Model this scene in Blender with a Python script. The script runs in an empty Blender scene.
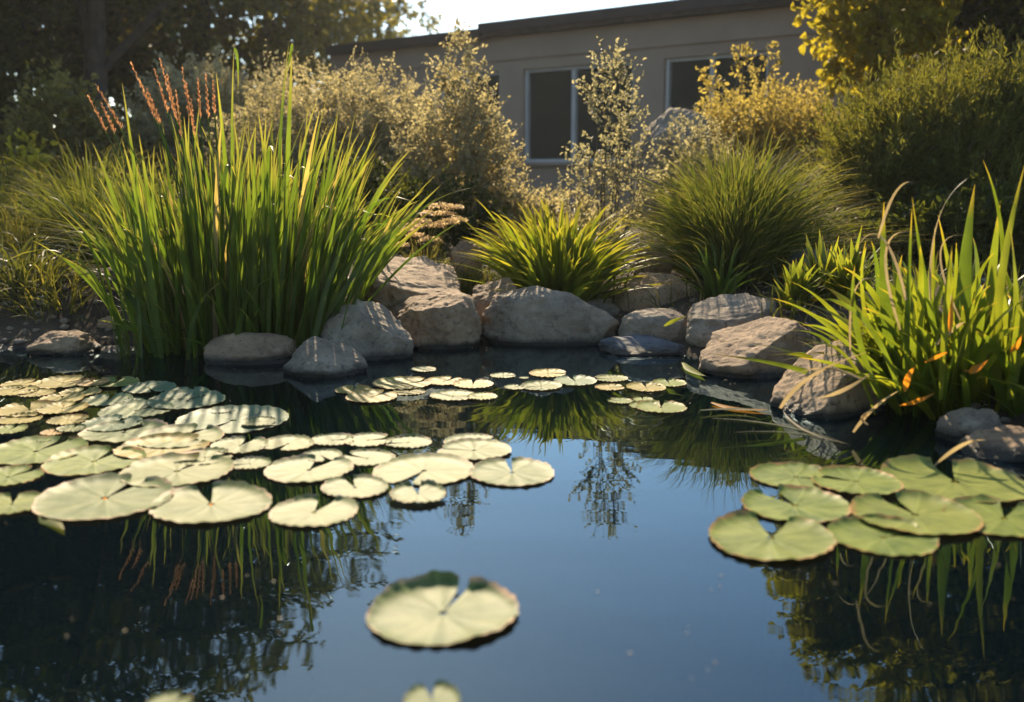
import bpy, math, random
import numpy as np
from mathutils import Vector, noise as mnoise
R = math.radians
rng = np.random.default_rng(7)
random.seed(7)
scene = bpy.context.scene
COL = scene.collection

# ------------------------------------------------------------------ camera
F = 1050.0; HOR = 170.0; CH = 0.8
PITCH = math.atan((351 - HOR) / F)
cam_d = bpy.data.cameras.new('camera')
cam = bpy.data.objects.new('camera', cam_d); COL.objects.link(cam)
cam.location = (0, 0, CH)
cam.rotation_euler = (math.pi / 2 - PITCH, 0, 0)
cam_d.sensor_width = 36; cam_d.lens = F * 36 / 1024
cam_d.clip_start = 0.05; cam_d.clip_end = 2000
cam_d.dof.use_dof = True; cam_d.dof.focus_distance = 4.45; cam_d.dof.aperture_fstop = 2.0
scene.camera = cam
# ------------------------------------------------------------------ light
SUN_EL, SUN_AZ = R(36), R(-9)          # azimuth from +Y, negative = left
w = bpy.data.worlds.new("World"); scene.world = w; w.use_nodes = True
nt = w.node_tree; bg = nt.nodes['Background']
sky = nt.nodes.new('ShaderNodeTexSky'); sky.sky_type = 'NISHITA'; sky.sun_disc = False
sky.sun_elevation = SUN_EL; sky.sun_rotation = SUN_AZ
sky.air_density = 1.0; sky.dust_density = 0.35; sky.ozone_density = 3.6
tint = nt.nodes.new('ShaderNodeMix'); tint.data_type = 'RGBA'; tint.blend_type = 'MULTIPLY'; tint.inputs[0].default_value = 1; tint.inputs[7].default_value = (1.03, 1.02, 0.95, 1)
nt.links.new(sky.outputs[0], tint.inputs[6]); nt.links.new(tint.outputs[2], bg.inputs[0]); bg.inputs[1].default_value = 0.13
sl = bpy.data.lights.new('sun', 'SUN'); sl.energy = 5.0; sl.angle = R(0.8); sl.color = (1, 0.81, 0.56)
so = bpy.data.objects.new('sun', sl); COL.objects.link(so)
sd = Vector((math.sin(SUN_AZ) * math.cos(SUN_EL), math.cos(SUN_AZ) * math.cos(SUN_EL), math.sin(SUN_EL)))
so.rotation_euler = sd.to_track_quat('Z', 'Y').to_euler(); so.location = (0, 0, 20)
scene.view_settings.view_transform = 'Standard'; scene.view_settings.look = 'None'
scene.view_settings.exposure = 1.0; scene.view_settings.gamma = 1
scene.cycles.max_bounces = 7; scene.cycles.diffuse_bounces = 3; scene.cycles.glossy_bounces = 3
scene.cycles.transmission_bounces = 4; scene.cycles.transparent_max_bounces = 8
scene.cycles.use_denoising = True

# ------------------------------------------------------------------ projection helpers
cP, sP = math.cos(PITCH), math.sin(PITCH)
def ray(x, y):
    u, v = (x - 512) / F, (351 - y) / F
    return np.array((u, cP + v * sP, -sP + v * cP))
def D(x, y, Y):                # point seen at pixel x,y at distance Y
    r = ray(x, y); k = Y / r[1]
    return np.array((r[0] * k, Y, CH + r[2] * k))
def P(x, y, z=0.0):            # point seen at pixel x,y on the level z
    r = ray(x, y); k = (z - CH) / r[2]
    return np.array((r[0] * k, r[1] * k, z))

# ------------------------------------------------------------------ mesh helpers
def tag(o, label=None, cat=None, group=None, kind=None):
    if label: o['label'] = label
    if cat: o['category'] = cat
    if group: o['group'] = group
    if kind: o['kind'] = kind
    return o
def link(name, me, mat=None, parent=None, loc=None):
    o = bpy.data.objects.new(name, me); COL.objects.link(o)
    if mat is not None: me.materials.append(mat)
    if parent is not None: o.parent = parent
    if loc is not None: o.location = loc
    return o
def empty(name, loc, label, cat, group=None, kind=None):
    o = bpy.data.objects.new(name, None); COL.objects.link(o); o.location = loc
    o.empty_display_size = 0.1
    return tag(o, label, cat, group, kind)
def mesh_np(name, V, Fq, t=None, mat=None, parent=None, smooth=True, origin=None):
    """V (n,3) world coordinates, Fq (m,k) faces. With a parent the vertices are made local to it."""
    V = np.asarray(V, dtype=np.float64)
    off = np.zeros(3)
    if parent is not None: off = np.array(parent.location)
    elif origin is not None: off = np.array(origin, dtype=float)
    me = bpy.data.meshes.new(name)
    Fq = np.asarray(Fq, dtype=np.int32)
    k = Fq.shape[1]; m = len(Fq)
    me.vertices.add(len(V)); me.vertices.foreach_set('co', (V - off).astype(np.float32).ravel())
    me.loops.add(m * k); me.loops.foreach_set('vertex_index', Fq.ravel())
    me.polygons.add(m); me.polygons.foreach_set('loop_start', np.arange(0, m * k, k, dtype=np.int32))
    me.polygons.foreach_set('use_smooth', np.full(m, smooth, dtype=bool))
    if t is not None:
        a = me.attributes.new('tip', 'FLOAT', 'POINT'); a.data.foreach_set('value', np.asarray(t, dtype=np.float32).ravel())
    me.update(calc_edges=True); me.validate()
    o = link(name, me, mat, parent)
    if parent is None and origin is not None: o.location = origin
    return o
class Acc:
    def __init__(s): s.V = []; s.F = []; s.T = []; s.n = 0
    def add(s, V, Fq, T=None):
        s.V.append(V); s.F.append(np.asarray(Fq) + s.n); s.T.append(np.zeros(len(V)) if T is None else T); s.n += len(V)
        return s
    def build(s, name, mat, parent=None, smooth=True, origin=None):
        return mesh_np(name, np.vstack(s.V), np.vstack(s.F), np.concatenate(s.T), mat, parent, smooth, origin)
def nrm(a): return a / np.maximum(np.linalg.norm(a, axis=-1, keepdims=True), 1e-9)

def blades(B, C, T, W, yaw=None, nseg=9, fold=0.25, base=0.6, power=2.2, twist=0.3):
    """Ribbon leaves along quadratic Bezier curves. B,C,T (N,3); W (N,)"""
    B, C, T = (np.atleast_2d(a).astype(float) for a in (B, C, T)); N = len(B)
    W = np.broadcast_to(np.asarray(W, float), (N,))
    yaw = rng.uniform(0, 2 * np.pi, N) if yaw is None else np.broadcast_to(np.asarray(yaw, float), (N,))
    ts = np.linspace(0, 1, nseg + 1)[None, :, None]
    Pt = (1 - ts) ** 2 * B[:, None] + 2 * ts * (1 - ts) * C[:, None] + ts ** 2 * T[:, None]
    Tg = nrm(2 * (1 - ts) * (C - B)[:, None] + 2 * ts * (T - C)[:, None])
    ya = yaw[:, None] + twist * rng.normal(size=(N, 1)) * ts[:, :, 0] * 2
    S = np.stack([np.cos(ya), np.sin(ya), np.zeros_like(ya)], -1)
    S = nrm(S - (S * Tg).sum(-1, keepdims=True) * Tg)
    Nn = np.cross(S, Tg)
    prof = np.clip(base + ts * 2.2, 0, 1) * np.clip(1 - ts ** power, 0.02, 1)
    hw = W[:, None, None] * 0.5 * prof
    V = np.stack([Pt - S * hw + Nn * hw * fold, Pt, Pt + S * hw + Nn * hw * fold], 2)
    V = V.reshape(-1, 3)
    i = np.arange(nseg)[:, None] * 3
    q = np.concatenate([i + [0, 1, 4, 3], i + [1, 2, 5, 4]])
    Fq = (q[None] + (np.arange(N) * (nseg + 1) * 3)[:, None, None]).reshape(-1, 4)
    tt = np.broadcast_to(ts, (N, nseg + 1, 3)).reshape(-1)
    return V, Fq, tt

def leaves(Pn, Dn, L, W, nrmhint=None, cup=0.25):
    """small folded leaves: base, left, tip, right with the two sides bent up."""
    N = len(Pn); L = np.broadcast_to(L, (N,))[:, None]; W = np.broadcast_to(W, (N,))[:, None]
    Dn = nrm(Dn)
    h = rng.normal(size=(N, 3)) if nrmhint is None else nrmhint + 0.6 * rng.normal(size=(N, 3))
    S = nrm(np.cross(Dn, h)); U = np.cross(S, Dn)
    a = Pn; l1 = Pn + Dn * L * .32 - S * W * .48 + U * W * cup; l2 = Pn + Dn * L * .72 - S * W * .36 + U * W * cup * .7
    t = Pn + Dn * L - U * L * .12
    r2 = Pn + Dn * L * .72 + S * W * .36 + U * W * cup * .7; r1 = Pn + Dn * L * .32 + S * W * .48 + U * W * cup
    m1 = Pn + Dn * L * .32; m2 = Pn + Dn * L * .72
    V = np.stack([a, l1, l2, t, r2, r1, m1, m2], 1).reshape(-1, 3)
    q = np.array([[0, 6, 1, 1], [6, 7, 2, 1], [7, 3, 2, 2], [0, 5, 6, 6], [6, 5, 4, 7], [7, 4, 3, 3]])
    tri = np.array([[0, 6, 1], [6, 7, 2], [6, 2, 1], [7, 3, 2], [0, 5, 6], [6, 5, 4], [6, 4, 7], [7, 4, 3]])
    Fq = (tri[None] + (np.arange(N) * 8)[:, None, None]).reshape(-1, 3)
    return V, Fq
def leaves4(Pn, Dn, L, W, nrmhint=None, cup=0.25):
    """cheaper diamond leaves (two triangles) for things far off"""
    N = len(Pn); L = np.broadcast_to(L, (N,))[:, None]; W = np.broadcast_to(W, (N,))[:, None]
    Dn = nrm(Dn); h = rng.normal(size=(N, 3)) if nrmhint is None else nrmhint + 0.6 * rng.normal(size=(N, 3))
    S = nrm(np.cross(Dn, h)); U = np.cross(S, Dn)
    V = np.stack([Pn, Pn + Dn * L * .5 - S * W * .5 + U * W * cup, Pn + Dn * L, Pn + Dn * L * .5 + S * W * .5 + U * W * cup], 1).reshape(-1, 3)
    tri = np.array([[0, 2, 1], [0, 3, 2]])
    return V, (tri[None] + (np.arange(N) * 4)[:, None, None]).reshape(-1, 3)
def tube(pts, rad, sides=6):
    pts = np.asarray(pts, float); n = len(pts); rad = np.broadcast_to(rad, (n,))
    Tg = nrm(np.gradient(pts, axis=0)); ref = np.array((0.31, 0.95, 0.05))
    S = nrm(np.cross(Tg, ref)); U = np.cross(S, Tg)
    a = np.linspace(0, 2 * np.pi, sides, endpoint=False)
    V = pts[:, None] + rad[:, None, None] * (np.cos(a)[None, :, None] * S[:, None] + np.sin(a)[None, :, None] * U[:, None])
    F_ = []
    for i in range(n - 1):
        for j in range(sides):
            k = (j + 1) % sides
            F_.append((i * sides + j, i * sides + k, (i + 1) * sides + k, (i + 1) * sides + j))
    V = V.reshape(-1, 3)
    return V, np.array(F_)
def bez(a, b, c, n=8):
    t = np.linspace(0, 1, n)[:, None]
    return (1 - t) ** 2 * np.asarray(a) + 2 * t * (1 - t) * np.asarray(b) + t ** 2 * np.asarray(c)
def box(c, s, u=(1, 0, 0), v=(0, 1, 0)):
    """box of centre c, full sizes s, along u, v and z"""
    u = np.array(u, float); v = np.array(v, float); z = np.array((0, 0, 1.))
    V = [np.array(c) + u * s[0] / 2 * i + v * s[1] / 2 * j + z * s[2] / 2 * k for i in (-1, 1) for j in (-1, 1) for k in (-1, 1)]
    return np.array(V), np.array([(0, 1, 3, 2), (4, 6, 7, 5), (0, 4, 5, 1), (2, 3, 7, 6), (0, 2, 6, 4), (1, 5, 7, 3)])

# ------------------------------------------------------------------ materials
def new_mat(name):
    m = bpy.data.materials.new(name); m.use_nodes = True; t = m.node_tree
    t.nodes.clear(); out = t.nodes.new('ShaderNodeOutputMaterial'); return m, t, out
def nd(t, typ, **kw):
    n = t.nodes.new(typ)
    for k, v in kw.items():
        if k in n.inputs: n.inputs[k].default_value = v
        else: setattr(n, k, v)
    return n
def c4(c): return (c[0], c[1], c[2], 1)
def mixc(t, fac, a, b):
    n = t.nodes.new('ShaderNodeMix'); n.data_type = 'RGBA'
    for s, v in ((n.inputs[0], fac), (n.inputs[6], a), (n.inputs[7], b)):
        if isinstance(v, bpy.types.NodeSocket): t.links.new(v, s)
        elif isinstance(v, (int, float)): s.default_value = v
        else: s.default_value = c4(v)
    return n.outputs[2]
def leaf_mat(name, c1, c2, tip=None, tipstart=0.7, trans=0.45, rough=0.4, tcol=(1.25, 1.15, 0.5), spec=0.4, dry=None, dk=.62):
    c1, c2 = [tuple(v * dk for v in c) for c in (c1, c2)]; tip = tip and tuple(v * (dk + .1) for v in tip); tcol = tuple(v * 1.75 for v in tcol); trans += .08
    m, t, out = new_mat(name)
    geo = nd(t, 'ShaderNodeNewGeometry')
    col = mixc(t, geo.outputs['Random Per Island'], c1, c2)
    if dry is not None:                      # a few wholly dry leaves
        th = nd(t, 'ShaderNodeMath', operation='GREATER_THAN'); t.links.new(geo.outputs['Random Per Island'], th.inputs[0]); th.inputs[1].default_value = 0.95
        col = mixc(t, th.outputs[0], col, dry)
    tc = nd(t, 'ShaderNodeTexCoord'); ns = nd(t, 'ShaderNodeTexNoise', Scale=9.0, Detail=3.0); t.links.new(tc.outputs['Object'], ns.inputs['Vector'])
    hs = nd(t, 'ShaderNodeHueSaturation'); t.links.new(col, hs.inputs['Color'])
    mr = nd(t, 'ShaderNodeMapRange'); mr.inputs[1].default_value = .3; mr.inputs[2].default_value = .7; mr.inputs[3].default_value = .7; mr.inputs[4].default_value = 1.3
    t.links.new(ns.outputs[0], mr.inputs[0]); t.links.new(mr.outputs[0], hs.inputs['Value']); col = hs.outputs[0]
    if tip is not None:
        at = nd(t, 'ShaderNodeAttribute', attribute_name='tip')
        m2 = nd(t, 'ShaderNodeMapRange'); m2.inputs[1].default_value = tipstart; m2.inputs[2].default_value = 1.0
        t.links.new(at.outputs['Fac'], m2.inputs[0]); col = mixc(t, m2.outputs[0], col, tip)
    pr = nd(t, 'ShaderNodeBsdfPrincipled', Roughness=rough); pr.inputs['Specular IOR Level'].default_value = spec
    t.links.new(col, pr.inputs['Base Color'])
    tr = nd(t, 'ShaderNodeBsdfTranslucent')
    mu = nd(t, 'ShaderNodeMix', data_type='RGBA', blend_type='MULTIPLY'); mu.inputs[0].default_value = 1
    t.links.new(col, mu.inputs[6]); mu.inputs[7].default_value = c4(tcol); t.links.new(mu.outputs[2], tr.inputs['Color'])
    mx = nd(t, 'ShaderNodeMixShader'); mx.inputs[0].default_value = trans
    t.links.new(pr.outputs[0], mx.inputs[1]); t.links.new(tr.outputs[0], mx.inputs[2]); t.links.new(mx.outputs[0], out.inputs[0])
    return m
def noise_mat(name, c1, c2, scale=5, rough=0.8, bump=0.3, bscale=None, spec=0.3, c3=None, coords='Object', dist=0.02):
    m, t, out = new_mat(name)
    tc = nd(t, 'ShaderNodeTexCoord'); ns = nd(t, 'ShaderNodeTexNoise', Scale=float(scale), Detail=8.0, Roughness=0.65); t.links.new(tc.outputs[coords], ns.inputs['Vector'])
    mr = nd(t, 'ShaderNodeMapRange'); mr.inputs[1].default_value = .35; mr.inputs[2].default_value = .65; t.links.new(ns.outputs[0], mr.inputs[0])
    col = mixc(t, mr.outputs[0], c1, c2)
    if c3 is not None:
        n3 = nd(t, 'ShaderNodeTexNoise', Scale=float(scale) * 3.1, Detail=6.0); t.links.new(tc.outputs[coords], n3.inputs['Vector'])
        r3 = nd(t, 'ShaderNodeMapRange'); r3.inputs[1].default_value = .55; r3.inputs[2].default_value = .7; t.links.new(n3.outputs[0], r3.inputs[0])
        col = mixc(t, r3.outputs[0], col, c3)
    pr = nd(t, 'ShaderNodeBsdfPrincipled', Roughness=rough); pr.inputs['Specular IOR Level'].default_value = spec
    t.links.new(col, pr.inputs['Base Color'])
    if bump:
        nb = nd(t, 'ShaderNodeTexNoise', Scale=float(bscale or scale * 6), Detail=10.0, Roughness=0.7); t.links.new(tc.outputs[coords], nb.inputs['Vector'])
        bp = nd(t, 'ShaderNodeBump', Strength=bump, Distance=dist); t.links.new(nb.outputs[0], bp.inputs['Height']); t.links.new(bp.outputs[0], pr.inputs['Normal'])
    t.links.new(pr.outputs[0], out.inputs[0]); return m
def rock_mat(name, c1, c2, c3):
    m, t, out = new_mat(name)
    geo = nd(t, 'ShaderNodeNewGeometry'); tc = nd(t, 'ShaderNodeTexCoord')
    n1 = nd(t, 'ShaderNodeTexNoise', Scale=5.0, Detail=9.0, Roughness=0.68); t.links.new(geo.outputs['Position'], n1.inputs['Vector'])
    mr = nd(t, 'ShaderNodeMapRange'); mr.inputs[1].default_value = .38; mr.inputs[2].default_value = .64; t.links.new(n1.outputs[0], mr.inputs[0])
    col = mixc(t, mr.outputs[0], c1, c2)
    n2 = nd(t, 'ShaderNodeTexNoise', Scale=38.0, Detail=6.0, Roughness=0.7); t.links.new(geo.outputs['Position'], n2.inputs['Vector'])
    r2 = nd(t, 'ShaderNodeMapRange'); r2.inputs[1].default_value = .54; r2.inputs[2].default_value = .68; t.links.new(n2.outputs[0], r2.inputs[0])
    col = mixc(t, r2.outputs[0], col, c3)
    # lichen / pale crust
    n4 = nd(t, 'ShaderNodeTexNoise', Scale=13.0, Detail=5.0); t.links.new(geo.outputs['Position'], n4.inputs['Vector'])
    r4 = nd(t, 'ShaderNodeMapRange'); r4.inputs[1].default_value = .6; r4.inputs[2].default_value = .72; r4.inputs[4].default_value = .5; t.links.new(n4.outputs[0], r4.inputs[0])
    col = mixc(t, r4.outputs[0], col, tuple(min(1, v * 1.35) for v in c2))
    # wet dark band at the waterline
    sx = nd(t, 'ShaderNodeSeparateXYZ'); t.links.new(geo.outputs['Position'], sx.inputs[0])
    wob = nd(t, 'ShaderNodeMath', operation='MULTIPLY_ADD'); t.links.new(n1.outputs[0], wob.inputs[0]); wob.inputs[1].default_value = 0.05; t.links.new(sx.outputs[2], wob.inputs[2])
    wet = nd(t, 'ShaderNodeMapRange'); wet.inputs[1].default_value = 0.04; wet.inputs[2].default_value = 0.065; wet.inputs[3].default_value = 1; wet.inputs[4].default_value = 0
    t.links.new(wob.outputs[0], wet.inputs[0])
    col = mixc(t, wet.outputs[0], col, (0.045, 0.04, 0.028))
    pr = nd(t, 'ShaderNodeBsdfPrincipled'); pr.inputs['Specular IOR Level'].default_value = .35
    rr = nd(t, 'ShaderNodeMapRange'); rr.inputs[3].default_value = .72; rr.inputs[4].default_value = .25; t.links.new(wet.outputs[0], rr.inputs[0]); t.links.new(rr.outputs[0], pr.inputs['Roughness'])
    t.links.new(col, pr.inputs['Base Color'])
    nb = nd(t, 'ShaderNodeTexNoise', Scale=22.0, Detail=12.0, Roughness=0.75); t.links.new(geo.outputs['Position'], nb.inputs['Vector'])
    vo = nd(t, 'ShaderNodeTexVoronoi', Scale=11.0, feature='DISTANCE_TO_EDGE'); t.links.new(n1.outputs['Color'], vo.inputs['Vector'])
    bp = nd(t, 'ShaderNodeBump', Strength=0.9, Distance=0.03); t.links.new(nb.outputs[0], bp.inputs['Height'])
    bp2 = nd(t, 'ShaderNodeBump', Strength=0.3, Distance=0.015); t.links.new(vo.outputs[0], bp2.inputs['Height']); t.links.new(bp.outputs[0], bp2.inputs['Normal'])
    t.links.new(bp2.outputs[0], pr.inputs['Normal'])
    t.links.new(pr.outputs[0], out.inputs[0]); return m

M = {}
M['soil'] = noise_mat('soil', (0.028, 0.02, 0.012), (0.075, 0.055, 0.032), 3, 0.95, 0.6, 30, c3=(0.05, 0.055, 0.02))
M['bark'] = noise_mat('bark', (0.035, 0.027, 0.02), (0.09, 0.07, 0.05), 6, 0.9, 0.7)
M['twig'] = noise_mat('twig', (0.08, 0.055, 0.03), (0.13, 0.1, 0.05), 20, 0.8, 0.2)
M['rock_tan'] = rock_mat('rock_tan', (0.26, 0.165, 0.09), (0.48, 0.33, 0.19), (0.12, 0.085, 0.055))
M['rock_grey'] = rock_mat('rock_grey', (0.22, 0.17, 0.115), (0.43, 0.34, 0.235), (0.11, 0.095, 0.075))
M['rock_slate'] = rock_mat('rock_slate', (0.1, 0.105, 0.11), (0.21, 0.215, 0.215), (0.07, 0.07, 0.07))
M['stucco'] = noise_mat('stucco', (0.34, 0.25, 0.18), (0.4, 0.3, 0.215), 1.2, 0.9, 0.15, 60)
M['fascia'] = noise_mat('fascia_paint', (0.035, 0.028, 0.024), (0.05, 0.04, 0.034), 3, 0.6, 0.05)
M['roofing'] = noise_mat('roofing', (0.08, 0.075, 0.07), (0.13, 0.12, 0.11), 8, 0.9, 0.4)
M['winframe'] = noise_mat('window_frame_paint', (0.5, 0.49, 0.45), (0.58, 0.57, 0.53), 4, 0.4, 0.02)
m, t, out = new_mat('window_glass')
pr = nd(t, 'ShaderNodeBsdfPrincipled', Roughness=0.03); pr.inputs['Base Color'].default_value = (0.035, 0.042, 0.034, 1); pr.inputs['Specular IOR Level'].default_value = .7
t.links.new(pr.outputs[0], out.inputs[0]); M['glass'] = m
# water: Fresnel reflection over murky, partly see-through water
m, t, out = new_mat('pond_water')
tc = nd(t, 'ShaderNodeTexCoord'); mp = nd(t, 'ShaderNodeMapping'); mp.inputs['Scale'].default_value = (0.55, 2.2, 1); t.links.new(tc.outputs['Object'], mp.inputs[0])
n1 = nd(t, 'ShaderNodeTexNoise', Scale=1.6, Detail=2.0, Roughness=0.4); t.links.new(mp.outputs[0], n1.inputs['Vector'])
n2 = nd(t, 'ShaderNodeTexNoise', Scale=9.0, Detail=2.0); t.links.new(tc.outputs['Object'], n2.inputs['Vector'])
b1 = nd(t, 'ShaderNodeBump', Strength=0.09, Distance=0.02); t.links.new(n1.outputs[0], b1.inputs['Height'])
b2 = nd(t, 'ShaderNodeBump', Strength=0.05, Distance=0.003); t.links.new(n2.outputs[0], b2.inputs['Height']); t.links.new(b1.outputs[0], b2.inputs['Normal'])
fr = nd(t, 'ShaderNodeFresnel', IOR=1.52); t.links.new(b2.outputs[0], fr.inputs['Normal'])
gl = nd(t, 'ShaderNodeBsdfGlossy', Roughness=0.012); t.links.new(b2.outputs[0], gl.inputs['Normal']); gl.inputs['Color'].default_value = (0.68, 0.9, 1, 1)
tp = nd(t, 'ShaderNodeBsdfTransparent'); tp.inputs['Color'].default_value = (0.3, 0.34, 0.2, 1)
df = nd(t, 'ShaderNodeBsdfDiffuse'); df.inputs['Color'].default_value = (0.0015, 0.005, 0.008, 1)
ma = nd(t, 'ShaderNodeMixShader'); ma.inputs[0].default_value = 0.55; t.links.new(tp.outputs[0], ma.inputs[1]); t.links.new(df.outputs[0], ma.inputs[2])
mb = nd(t, 'ShaderNodeMixShader'); t.links.new(fr.outputs[0], mb.inputs[0]); t.links.new(ma.outputs[0], mb.inputs[1]); t.links.new(gl.outputs[0], mb.inputs[2])
t.links.new(mb.outputs[0], out.inputs[0]); M['water'] = m
# plants
M['reed'] = leaf_mat('reed_leaf', (0.075, 0.14, 0.02), (0.16, 0.23, 0.035), tip=(0.33, 0.3, 0.08), tipstart=.7, trans=.5, dry=(0.3, 0.24, 0.12))
M['spike'] = leaf_mat('flower_spike', (0.5, 0.29, 0.15), (0.72, 0.48, 0.28), trans=.4, tcol=(1.2, .9, .6))
M['dry'] = leaf_mat('dry_leaf', (0.38, 0.3, 0.17), (0.5, 0.41, 0.27), trans=.35, tcol=(1.1, 1, .7))
M['orange'] = leaf_mat('orange_leaf', (0.6, 0.24, 0.03), (0.7, 0.36, 0.04), trans=.5, tcol=(1.2, .9, .4))
M['iris'] = leaf_mat('iris_leaf', (0.13, 0.19, 0.022), (0.24, 0.27, 0.03), tip=(0.36, 0.31, 0.05), tipstart=.6, trans=.5)
M['fountain'] = leaf_mat('fountain_grass_leaf', (0.08, 0.115, 0.025), (0.16, 0.18, 0.045), tip=(0.3, 0.26, 0.11), tipstart=.7, trans=.45, rough=.6, spec=.15)
M['goldgrass'] = leaf_mat('golden_grass_leaf', (0.12, 0.14, 0.03), (0.24, 0.22, 0.06), tip=(0.36, 0.28, 0.12), trans=.45, rough=.6, spec=.15)
M['canna'] = leaf_mat('broad_leaf', (0.11, 0.17, 0.02), (0.25, 0.28, 0.03), tip=(0.5, 0.36, 0.05), tipstart=.85, trans=.52, rough=.32)
M['bromeliad'] = leaf_mat('rosette_leaf', (0.2, 0.26, 0.035), (0.32, 0.35, 0.05), tip=(0.4, 0.3, 0.06), tipstart=.85, trans=.45)
M['shrub_olive'] = leaf_mat('olive_shrub_leaf', (0.31, 0.29, 0.18), (0.52, 0.48, 0.32), tcol=(1.15, 1.03, .66), trans=.45, rough=.55, spec=.22)
M['shrub_gold'] = leaf_mat('golden_shrub_leaf', (0.33, 0.28, 0.1), (0.5, 0.43, 0.17), tcol=(1.2, 1.08, .55), trans=.5, rough=.55, spec=.22)
M['shrub_pale'] = leaf_mat('pale_shrub_leaf', (0.32, 0.31, 0.19), (0.52, 0.49, 0.33), tcol=(1.15, 1.05, .7), trans=.42, rough=.55, spec=.22)
M['rosemary'] = leaf_mat('needle_shrub_leaf', (0.11, 0.13, 0.03), (0.24, 0.23, 0.06), trans=.4, rough=.55, spec=.22)
M['yellow_tree'] = leaf_mat('yellow_green_tree_leaf', (0.32, 0.3, 0.035), (0.5, 0.42, 0.05), trans=.5, rough=.55, spec=.22)
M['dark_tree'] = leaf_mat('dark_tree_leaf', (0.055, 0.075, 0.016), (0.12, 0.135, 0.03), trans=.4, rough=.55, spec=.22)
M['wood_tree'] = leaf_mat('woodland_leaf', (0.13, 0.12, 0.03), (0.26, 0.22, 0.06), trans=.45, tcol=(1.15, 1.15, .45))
M['midbush'] = leaf_mat('bush_leaf', (0.16, 0.15, 0.05), (0.3, 0.26, 0.09), trans=.4, rough=.55, spec=.22)
M['umbel'] = leaf_mat('cream_flower', (0.6, 0.47, 0.27), (0.75, 0.62, 0.4), trans=.4, tcol=(1.1, 1, .8))
M['cover'] = leaf_mat('ground_cover_leaf', (0.06, 0.08, 0.02), (0.15, 0.15, 0.04), trans=.4)
M['moss'] = leaf_mat('cushion_leaf', (0.15, 0.16, 0.05), (0.27, 0.25, 0.09), trans=.4)

# ------------------------------------------------------------------ the setting: terrain and water
shore = np.array([(-6.5, 4.6), (-4.5, 4.9), (-3, 4.85), (-2.2, 4.7), (-1.2, 5.0), (-.4, 4.9), (.3, 4.9), (.75, 4.55), (1.0, 4.1), (1.25, 3.7), (1.45, 3.3), (1.55, 2.95), (1.75, 2.5),
                  (2.0, 1.8), (1.9, 1.0), (1.3, .45), (0, .3), (-2, .35), (-4, .6), (-6, 1.3), (-7.3, 2.6), (-7.4, 3.8)])
def shore_sd(X, Y):
    """signed distance to the shoreline, negative in the pond"""
    p = np.stack([X.ravel(), Y.ravel()], -1); d = np.full(len(p), 1e9); ins = np.zeros(len(p), bool)
    n = len(shore)
    for i in range(n):
        a, b = shore[i], shore[(i + 1) % n]; ab = b - a
        tt = np.clip(((p - a) @ ab) / (ab @ ab), 0, 1)[:, None]
        d = np.minimum(d, np.linalg.norm(p - a - tt * ab, axis=1))
        c = (a[1] > p[:, 1]) != (b[1] > p[:, 1])
        with np.errstate(divide='ignore', invalid='ignore'):
            xi = (b[0] - a[0]) * (p[:, 1] - a[1]) / (b[1] - a[1]) + a[0]
        ins ^= c & (p[:, 0] < xi)
    return np.where(ins, -d, d).reshape(X.shape)
def ground_z(X, Y):
    X = np.asarray(X, float); Y = np.asarray(Y, float)
    sdv = shore_sd(X, Y)
    s = np.clip(sdv / 0.7, 0, 1); up = 0.02 + 0.22 * s * s * (3 - 2 * s)
    lump = 0.03 * (np.sin(X * 3.1 + np.cos(Y * 2.3) * 2) + np.sin(Y * 4.3 + X * 1.3)) * np.clip(sdv, 0, 1)
    return np.where(sdv > 0, up + lump, np.maximum(-0.75, sdv * 0.9))
def gz(x, y): return float(ground_z(np.array([x]), np.array([y]))[0])
k = 190; s = np.linspace(-1, 1, k)
gx = 1.5 * np.sinh(s * 5.3) / np.sinh(5.3) * 160 / 1.5 * 1.0
gx = np.sign(s) * (np.abs(s) * 6 + (np.exp(np.abs(s) ** 3 * 5.2) - 1))
gy = gx + 3.0
X, Y = np.meshgrid(gx, gy); Z = ground_z(X, Y)
V = np.stack([X, Y, Z], -1).reshape(-1, 3)
ii, jj = np.meshgrid(np.arange(k - 1), np.arange(k - 1)); a = (jj * k + ii).ravel()
g = mesh_np('ground', V, np.stack([a, a + 1, a + k + 1, a + k], 1), mat=M['soil']); tag(g, kind='structure')
# water sheet: lies inside the basin, its rim buried in the bank
wp = shore.copy(); c0 = wp.mean(0); wp = c0 + (wp - c0) * 1.012
me = bpy.data.meshes.new('pond_water'); me.from_pydata([(x, y, 0) for x, y in wp[::-1]], [], [tuple(range(len(wp)))][0:1]); me.update()
wo = link('water', me, M['water']); tag(wo, kind='structure')
if me.polygons[0].normal.z < 0: me.flip_normals()

# ------------------------------------------------------------------ haze
m, t, out = new_mat('haze'); pv = nd(t, 'ShaderNodeVolumePrincipled'); pv.inputs['Color'].default_value = (0.9, 0.92, 0.95, 1); pv.inputs['Density'].default_value = 0.0009; pv.inputs['Anisotropy'].default_value = 0.55
t.links.new(pv.outputs[0], out.inputs['Volume'])
V, Fq = box((0, 14, 4.3), (60, 40, 12)); V[:, 2] = np.where(V[:, 2] < 0, -1.9, 12.5)
hz = mesh_np('haze', V, Fq, mat=m, smooth=False); tag(hz, kind='stuff'); hz['label'] = 'thin warm haze in the backlit garden air'
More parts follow.
